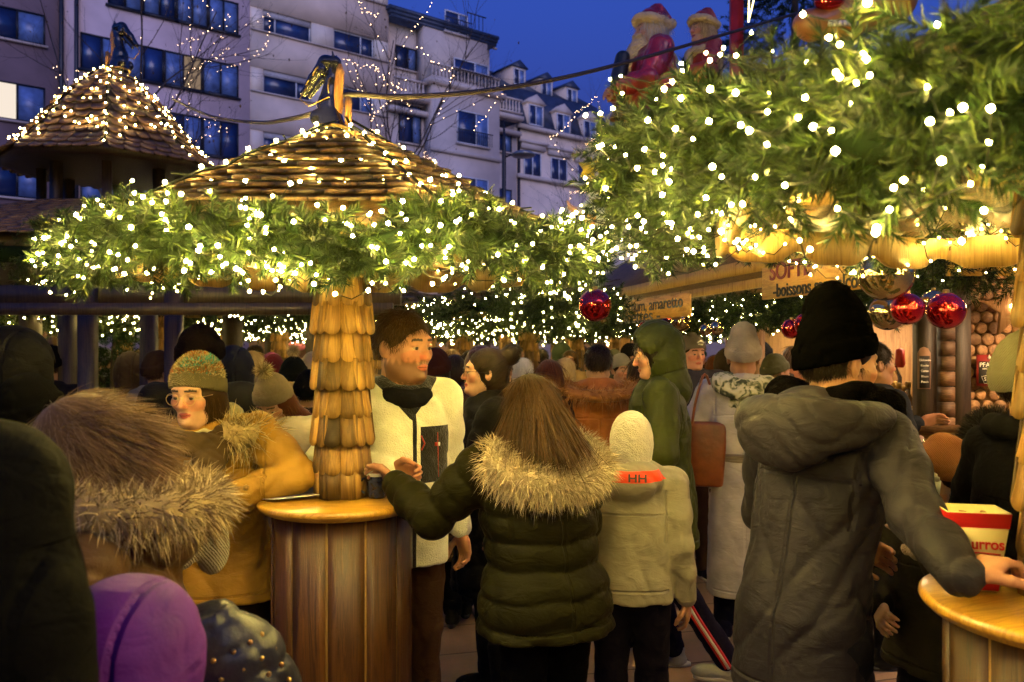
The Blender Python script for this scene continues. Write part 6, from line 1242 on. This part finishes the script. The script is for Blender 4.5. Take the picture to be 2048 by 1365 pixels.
cr('man in an orange brown parka with fur trimmed hood seen from behind', 1196, 4.75, 692, 178, coat=(.34, .115, .028), hem=.72, bulk=1.2, hair=('short', 'H_DARK'), hood='fur', furcol='F_RUST', lod=2, folds=.008, trousers=(.05, .05, .06))
cr('person in an olive hooded coat left of the orange parka farther back', 1122, 8.8, 684, 200, coat=(.03, .045, .025), hood='up', hair=None)
cr('person in pale green beanie right of the orange parka', 1228, 7.4, 698, 165, coat=(.06, .06, .035), hat=((.30, .32, .15), None), hair=('long', 'H_LB'), sex='f')
cr('man in black beanie and brown jacket facing right behind the green beanie', 1262, 8.2, 686, 95, coat=(.16, .09, .045), hat=(BLK, None), beard=(.06, .04, .03))
cr('person in a cream puffer jacket behind the olive hood', 1283, 5.6, 716, 130, coat=(.50, .38, .28), quilt=(.09, .013), bulk=1.2, hair=('long', 'H_BROWN'), sex='f')
cr('person in red jacket with brown hair behind the plaid scarf', 1430, 6.6, 712, 190, coat=(.32, .02, .015), hair=('bob', 'H_RED'), bulk=1.15, sex='f')
cr('person in dark brown hood next to the cream hat', 1455, 5.9, 694, 195, coat=(.03, .02, .015), hood='up', hair=None)
cr('man in camouflage cap facing right near the black beanie', 1552, 5.5, 706, 110, coat=(.08, .07, .05), hat=((.13, .13, .07), None), hatkind='plain', hair=('short', 'H_LB'))
cr('person with black cap and headphones behind the cream hat', 1523, 6.6, 682, 120, coat=BLK, hat=(BLK, None), hatkind='plain')
cr('person with light brown hair behind the plum hood', 905, 8.0, 700, 120, coat=(.04, .04, .05), hair=('long', 'H_LB'), sex='f')
cr('tall figure in a broad black hood at the far left edge', 36, 3.15, 672, 175, coat=(.006, .006, .007), hood='up', hair=None, bulk=1.25, hscale=1.25, lod=2)
cr('person in black hat with grey fur collar at the left edge', 62, 2.35, 745, 160, coat=(.007, .007, .009), hat=((.006, .006, .007), None), hair=('long', 'H_DARK'), hood='fur', furcol='F_GREY', fur_n=3500, lod=2, bulk=1.2, sex='f')
cr('tall person in broad black beanie behind the knitted hat', 402, 3.9, 660, 184, coat=BLK, hat=((.010, .007, .007), None), bulk=1.2, lod=2, hscale=1.2, hair=('short', 'H_DARK'))
cr('person in navy hood right of the broad black beanie', 470, 4.3, 690, 180, coat=(.008, .009, .018), hood='up', hair=None, bulk=1.15)
cr('person in dark green pompom beanie and black puffer coat', 588, 5.0, 712, 176, coat=(.014, .015, .010), quilt=(.09, .013), bulk=1.25, hat=((.018, .022, .012), 'F_TAN'), hair=('long', 'H_BLOND'), sex='f', lod=2)
w36 = cr('short person in black padded jacket with white lettering on the back', 618, 4.5, 738, 180, coat=(.010, .009, .012), quilt=(.10, .012), bulk=1.15, hat=(BLK, None), hair=('short', 'H_DARK'))
serif('JIG DS DC', .055, CHALK, w36[0], (0, .168, 1.16*w36[1]['k']), (R(90), 0, R(180)), .001)
cr('blond person with glasses turned left near the navy hood', 500, 6.8, 704, -60, coat=(.25, .2, .12), hair=('bob', 'H_BLOND'), sex='f', glasses='gold')
cr('young man with black hair and red jacket facing left', 508, 9.5, 692, -75, coat=(.30, .02, .02), hair=('short', 'H_DARK'))
cr('person with purple hair facing left behind the pompom beanie', 540, 9.0, 706, -50, coat=NV, hair=('bob', 'H_PURPLE'), sex='f')
cr('person in white beanie between the dark posts', 209, 8.5, 694, 170, coat=(.2, .2, .22), hat=((.5, .5, .55), None))
cr('man in dark cap facing right beside the white beanie', 184, 7.8, 704, 60, coat=BLK, hat=((.02, .02, .025), None), hatkind='plain', skin=(.5, .3, .2))
cr('person in olive brown hood between the left posts', 262, 5.4, 702, 190, coat=(.07, .045, .02), hood='up', hair=None, lod=2)
cr('person in grey coat and brown flat hat beside the left posts', 318, 5.0, 700, 150, coat=(.14, .13, .13), hat=((.05, .028, .015), None), hatkind='plain', bulk=1.15, hair=('short', 'H_BROWN'))
cr('person in black hooded coat at the far left behind the fur collar', 105, 5.2, 690, 170, coat=BLK, hat=(BLK, None))
cr('woman facing right just left of the second dark post', 148, 7.0, 712, 70, coat=(.10, .03, .04), hair=('long', 'H_DARK'), sex='f')
cr('person in mustard scarf far behind the bearded man', 842, 7.5, 706, 20, coat=(.05, .04, .04), scarf=((.45, .26, .04), 'knit'), hair=('short', 'H_BROWN'))
cr('person in teal coat far behind the orange parka', 1165, 10.5, 694, 200, coat=(.02, .09, .10), hair=('short', 'H_BROWN'))
cr('person in lilac beanie far behind the shingled post', 742, 9.5, 702, 160, coat=(.05, .04, .06), hat=((.35, .25, .45), None))
cr('person in yellow rain jacket deep in the crowd', 985, 12, 696, 180, coat=(.45, .32, .04), hood='up', hair=None)
cr('person in blue bobble hat deep in the crowd', 1062, 11, 698, 10, coat=DG, hat=((.05, .12, .35), 'F_CREAM'), sex='f')
cr('bald man in grey coat deep in the crowd', 1210, 12.5, 690, -30, coat=(.16, .16, .16), hair=None)
cr('person in pink beanie behind the dark brown hood', 1480, 8.5, 694, 185, coat=(.08, .05, .06), hat=((.50, .20, .24), None), sex='f')
cr('person in white jacket deep between the hooded coats', 940, 14, 693, 190, coat=(.5, .48, .45), hair=('short', 'H_DARK'))
cr('person in checked brown coat behind the grey beanie', 1345, 9.0, 692, 170, coat=(.14, .085, .05), hair=('short', 'H_WHITE'))
cr('person in rust coat close to the serving hatch', 1590, 7.2, 694, 100, coat=(.22, .08, .03), hair=('long', 'H_BROWN'), sex='f')
cr('person in green beanie at the far end of the bar', 1400, 10.5, 694, 140, coat=BLK, hat=((.06, .16, .06), None))
cr('person in maroon coat at the far left stall', 30, 9.0, 700, 160, coat=(.12, .02, .03), hair=('short', 'H_DARK'))
cr('person in sky blue scarf left of the food stall', 440, 10.0, 700, 30, coat=DG, scarf=((.12, .25, .45), 'knit'), hair=('long', 'H_BLOND'), sex='f')
cr('person in charcoal hood right of the food stall', 665, 8.2, 700, 180, coat=(.04, .04, .045), hood='up', hair=None)
for a_ in (('person in a tan coat just right of the shingled post far back', 722, 7.0, 700, 170, dict(coat=(.25, .16, .08), hair=('short', 'H_BROWN'))),
 ('person in a bright red coat deep behind the bearded man', 850, 11.0, 694, 150, dict(coat=(.35, .03, .02), hat=((.3, .28, .25), None))),
 ('person in pale grey coat with dark bob behind the plum hood', 940, 7.4, 703, 175, dict(coat=(.32, .31, .30), hair=('bob', 'H_DARK'), sex='f')),
 ('person with brown fur collar behind the hair bun', 1005, 6.0, 716, 165, dict(coat=(.05, .035, .02), hood='fur', furcol='F_TAN', hair=('short', 'H_BROWN'))),
 ('person in cobalt jacket behind the auburn ponytail', 1082, 8.2, 700, 185, dict(coat=(.03, .05, .22), hair=('short', 'H_DARK'))),
 ('person in a camel coat looking back towards the camera', 1140, 8.4, 702, -15, dict(coat=(.30, .19, .09), hair=('long', 'H_BROWN'), sex='f')),
 ('person in ivory beanie left of the olive hood', 1242, 6.2, 706, 20, dict(coat=(.10, .07, .05), hat=((.55, .5, .4), None), sex='f')),
 ('man with grey beard facing the camera left of the grey beanie', 1325, 7.6, 694, 5, dict(coat=(.06, .06, .07), beard=(.3, .28, .25), hair=('short', 'H_WHITE'))),
 ('person in wine red beanie left of the green pompom beanie', 548, 6.2, 708, 178, dict(coat=(.05, .04, .035), hat=((.22, .02, .03), None))),
 ('person in beige hood in the gap left of the shingled post', 628, 6.6, 702, 170, dict(coat=(.30, .24, .16), hood='up', hair=None)),
 ('person in denim blue jacket between the left posts far back', 285, 8.8, 698, 160, dict(coat=(.06, .09, .16), hair=('short', 'H_LB'))),
 ('person in mint green scarf facing right near the food stall', 430, 7.4, 704, 60, dict(coat=(.05, .05, .05), scarf=((.2, .4, .3), 'knit'), hair=('bob', 'H_BROWN'), sex='f'))):
    cr(*a_[:5], **a_[5])
# ------------------------------------------------------------------ figures on top of the bar
def figure_base(z, d): return z
ROBE = plain('red_lacquer', (.30, .012, .014), .3, coat=.5, noise=.5, scale=9, bump=.6, bscale=9, bdist=.04); CREAMP = plain('cream_lacquer', (.62, .48, .26), .5, bump=1, bscale=60, bdist=.02); DGRN = plain('dark_glove', (.015, .02, .02), .4)
def statue(label, px, d, top, yaw, H_, beard, coatc, hood=None):
    zt_ = 1.65 - (top-HY)*d/FPX; z0_ = zt_ - H_ - .05
    b_, D_ = person(label, px, d, yaw, H_, coat=(.3, .02, .02), hem=.4, bulk=1.35 if beard else .98, lod=2, hair=('long', 'H_WHITE' if beard else 'H_BLOND'), armL='front', armR='front', z0=z0_, name='statue', cat='statue', skin=(.58, .36, .22), head=(0, 0, 0), sex='m' if beard else 'f', hscale=1.18, folds=.014, legs_on=False, group='painted festive figures on the bar roof')
    for c in b_.children:
        if c.name.startswith('coat'): c.name = 'robe'; c.data.materials.clear(); c.data.materials.append(coatc)
        if c.name.startswith('hair'): c.data.materials.clear(); c.data.materials.append(CREAMP)
    T_ = D_['T2']; s = Sdf(); s.ell((0, .02, .085), (.085, .10, .085)); s.cap((0, .05, .14), (0, .12, .10), .06, .03, .02); V, F = s.build(.008, folds=(.004, .5, 2)); mk('cap', T_(V), F, coatc, b_, True)
    s = Sdf(); s.chain([np.array((.092*cos(t), .012+.108*sin(t), .062-.02*sin(t))) for t in np.linspace(0, 2*pi, 19)], [.030]*19, .01); s.ell((0, .15, .07), (.035, .035, .035)); V, F = s.build(.007, folds=(.006, .25, 4)); mk('cap_trim', T_(V), F, CREAMP, b_, True)
    s = Sdf()
    if beard: s.ell((0, -.075, -.12), (.075, .06, .10)); s.cap((0, -.10, -.15), (0, -.16, -.33), .07, .035, .03); s.chain([(-.05, -.095, -.045), (0, -.105, -.04), (.05, -.095, -.045)], [.016, .02, .016], .01)
    s.chain([np.array((.13*cos(t), .02+.12*sin(t), -.20)) for t in np.linspace(0, 2*pi, 17)], [.038]*17, .01); s.chain([(0, -.13, -.22), (0, -.17, -.45), (0, -.17, -.9)], [.035, .035, .035], .01)
    V, F = s.build(.009, folds=(.012, .22, 9)); mk('beard_and_trim' if beard else 'trim', T_(V), F, CREAMP, b_, True)
    m = MB()
    for sgn, S, E, Wt, *_ in D_['arms']: f = unit(Wt-E); m.tube([Wt - f*.05, Wt - f*.02, Wt + f*.02], [.055, .065, .055], 14)
    m.obj('cuff', CREAMP, b_, True)
    return b_, D_
s1, Ds1 = statue('painted figure of a bearded old man in a dark red robe holding a bell', 1302, 7.6, 26, -80, 2.05, True, ROBE)
s2, Ds2 = statue('painted figure of a blond woman in a red robe behind the bearded figure', 1405, 7.9, 28, -68, 1.72, False, plain('rust_lacquer', (.32, .035, .02), .4, noise=.3, bump=.3))
bc = P(1237, 232, 7.4); be = empty('hand_bell', tuple(bc)); tag(be, 'old brass bell hanging below the hand of the bearded figure', 'bell'); MB().lathe([(.0, .11), (.03, .11), (.05, .09), (.06, .03), (.085, -.02), (.09, -.04), (.08, -.04), (.05, .03), (0, .08)], 24).obj('bell', BRASS, be, True); m = MB(); m.tube([(0, 0, .10), (0, 0, .20)], .018, 8); spheres(m, [(0, 0, -.03)], .02); m.obj('clapper_and_grip', DGRN, be, True)
m = MB(); a0 = P(1236, 160, 7.45)
s = Sdf(); s.cap((0, 0, .0), (.05, .05, .22), .075, .07, .03); s.ell((0, 0, -.06), (.07, .06, .08)); V, F = s.build(.012); gv = mk('glove', V, F, DGRN, s1, True); gv.location = Vector(tuple(Ds1['Rw'].T @ (a0 - Ds1['root']))) ; gv.rotation_euler = (0, 0, -R(-80))
# small figure with a star, reindeer muzzle
sf = empty('star_figure', tuple(P(1184, 425, 5.5))); tag(sf, 'painted cherub like figure holding up a yellow star at the garland tip', 'figure'); YEL = plain('yellow_paint', (.80, .60, .06), .45, noise=.08); ORG = plain('orange_paint', (.60, .25, .05), .45); FLS = plain('peach_paint', (.72, .40, .24), .5); WHT = plain('white_paint', (.65, .63, .6), .5)
V = [(cos(R(90)+i*pi/5)*(.085 if i % 2 == 0 else .042), sin(R(90)+i*pi/5)*(.085 if i % 2 == 0 else .042)) for i in range(10)]; MB().prism(V, .03, roty(R(12)), (-.02, 0, .30)).obj('star', YEL, sf)
s = Sdf(); s.cap((.03, .02, -.05), (.02, .02, .10), .07, .055, .03); s.cap((.02, .0, .08), (-.10, -.02, .0), .035, .028, .02); s.cap((.03, 0, .1), (-.01, 0, .19), .03, .022, .02); V, F = s.build(.01); mk('shirt', V, F, WHT, sf, True)
s = Sdf(); s.ell((.0, 0, .21), (.035, .03, .035)); s.ell((.045, 0, .20), (.04, .045, .05)); s.cap((-.10, -.02, 0), (-.15, -.02, .03), .026, .02, .02); s.cap((-.15, -.02, .03), (-.17, -.02, .07), .012, .01, .01); V, F = s.build(.008); mk('hands_and_face', V, F, FLS, sf, True); MB().box((-.045, -.03, -.12), (.10, .07, .20), roty(R(12))).obj('sack', ORG, sf); s = Sdf(); s.ell((0.03, .02, -.16), (.10, .06, .07)); V, F = s.build(.012); mk('trousers', V, F, plain('green_paint', (.04, .14, .08), .5), sf, True); s = Sdf(); s.chain([(.0, -.03, .30), (.045, 0, .345), (.09, .02, .30)], [.02, .03, .05], .02); V, F = s.build(.009); mk('halo', V, F, YEL, sf, True)
rd = empty('reindeer_head', tuple(P(1690, 44, 4.6))); tag(rd, 'carved brown reindeer muzzle with a red nose at the top edge', 'figure')
s = Sdf(); s.cap((.30, .1, .18), (.0, 0, .03), .16, .12, .06); s.cap((0, 0, .02), (-.20, -.03, -.04), .12, .085, .05); s.ell((-.22, -.03, -.02), (.09, .09, .075), k=.03); s.ell((-.08, -.12, -.07), (.10, .03, .018), k=.01, mode=-1); V, F = s.build(.013); mk('muzzle', V, F, plain('brown_lacquer', (.26, .10, .03), .35, coat=.3), rd, True)
m = MB(); spheres(m, [(0, 0, 0)], 1, ICO3); V, F = m.get(); mk('nose', V*[.085, .06, .05]+[-.13, -.10, .075], F, RED, rd, True); m = MB(); 
for i in range(6): m.box((-.13+.028*i, -.115, -.055), (.024, .02, .03), rotz(.1*i))
tag(m.obj('teeth', WHT, rd), kind='stuff')
# red pole, neon strip and Christmas tree on the roof
pl = P(1473, 60, 8.6); po = empty('roof_pole', (pl[0], pl[1], 2.9)); tag(po, 'upright red board behind the painted figures', 'pole'); MB().box((0, 0, 1.4), (.14, .05, 2.9), rotz(.2)).obj('board', REDP, po)
nl_ = P(1503, 20, 7.8); ne = empty('light_tube', tuple(nl_)); tag(ne, 'thin bright zigzag light tube in front of the roof fir', 'light'); m = MB(); m.tube([(-.03, 0, -.12), (-.02, 0, .3)], .006, 5); m.tube([(-.03, 0, -.12), (.07, 0, .3)], .006, 5); m.obj('tube', emitter('tube_glow', (1, .8, .3), 8), ne)
def fir(label, base, Hh, Rr, n, nn=60, w=.008, nl=.06, lights=0):
    f = empty('fir_tree', base); tag(f, label, 'tree'); MB().lathe([(.07, 0), (.03, Hh*.8), (.0, Hh)], 8).obj('trunk', BARK, f); NB, ND, NLn = [], [], []; tm = [sprig(nn, .28, nl, s) for s in range(5)]
    for k in range(n):
        h_ = rng.uniform(.05, 1)**.8; r_ = Rr*(1-h_)*rng.uniform(.35, 1); a = rng.uniform(0, 2*pi); b_ = np.array([r_*cos(a), r_*sin(a), h_*Hh]); z = unit([cos(a), sin(a), -.15+rng.normal()*.2]); x = unit(np.cross(z, rng.normal(size=3))); y = np.cross(z, x); M = np.stack([x, y, z], 1); cr_, d_, ln = tm[k % 5]; NB.append(b_+cr_@M.T); ND.append(d_@M.T); NLn.append(ln)
    V, F = strands(np.concatenate(NB), np.concatenate(ND), np.concatenate(NLn), w, 1); mk('crown', V, F, leafy('dark_fir_needles', [(0, (.008, .022, .010)), (1, (.03, .06, .02))], .15), f)
fp_ = P(1590, 0, 9.0); fir('dark fir tree on the bar roof behind the painted figures', (fp_[0], 9.0, 2.9), 4.2, 1.45, 1500)
fir('small dark fir tree between the left posts', (P(228, 0, 7.4)[0], 7.4, 0), 1.9, .6, 260)
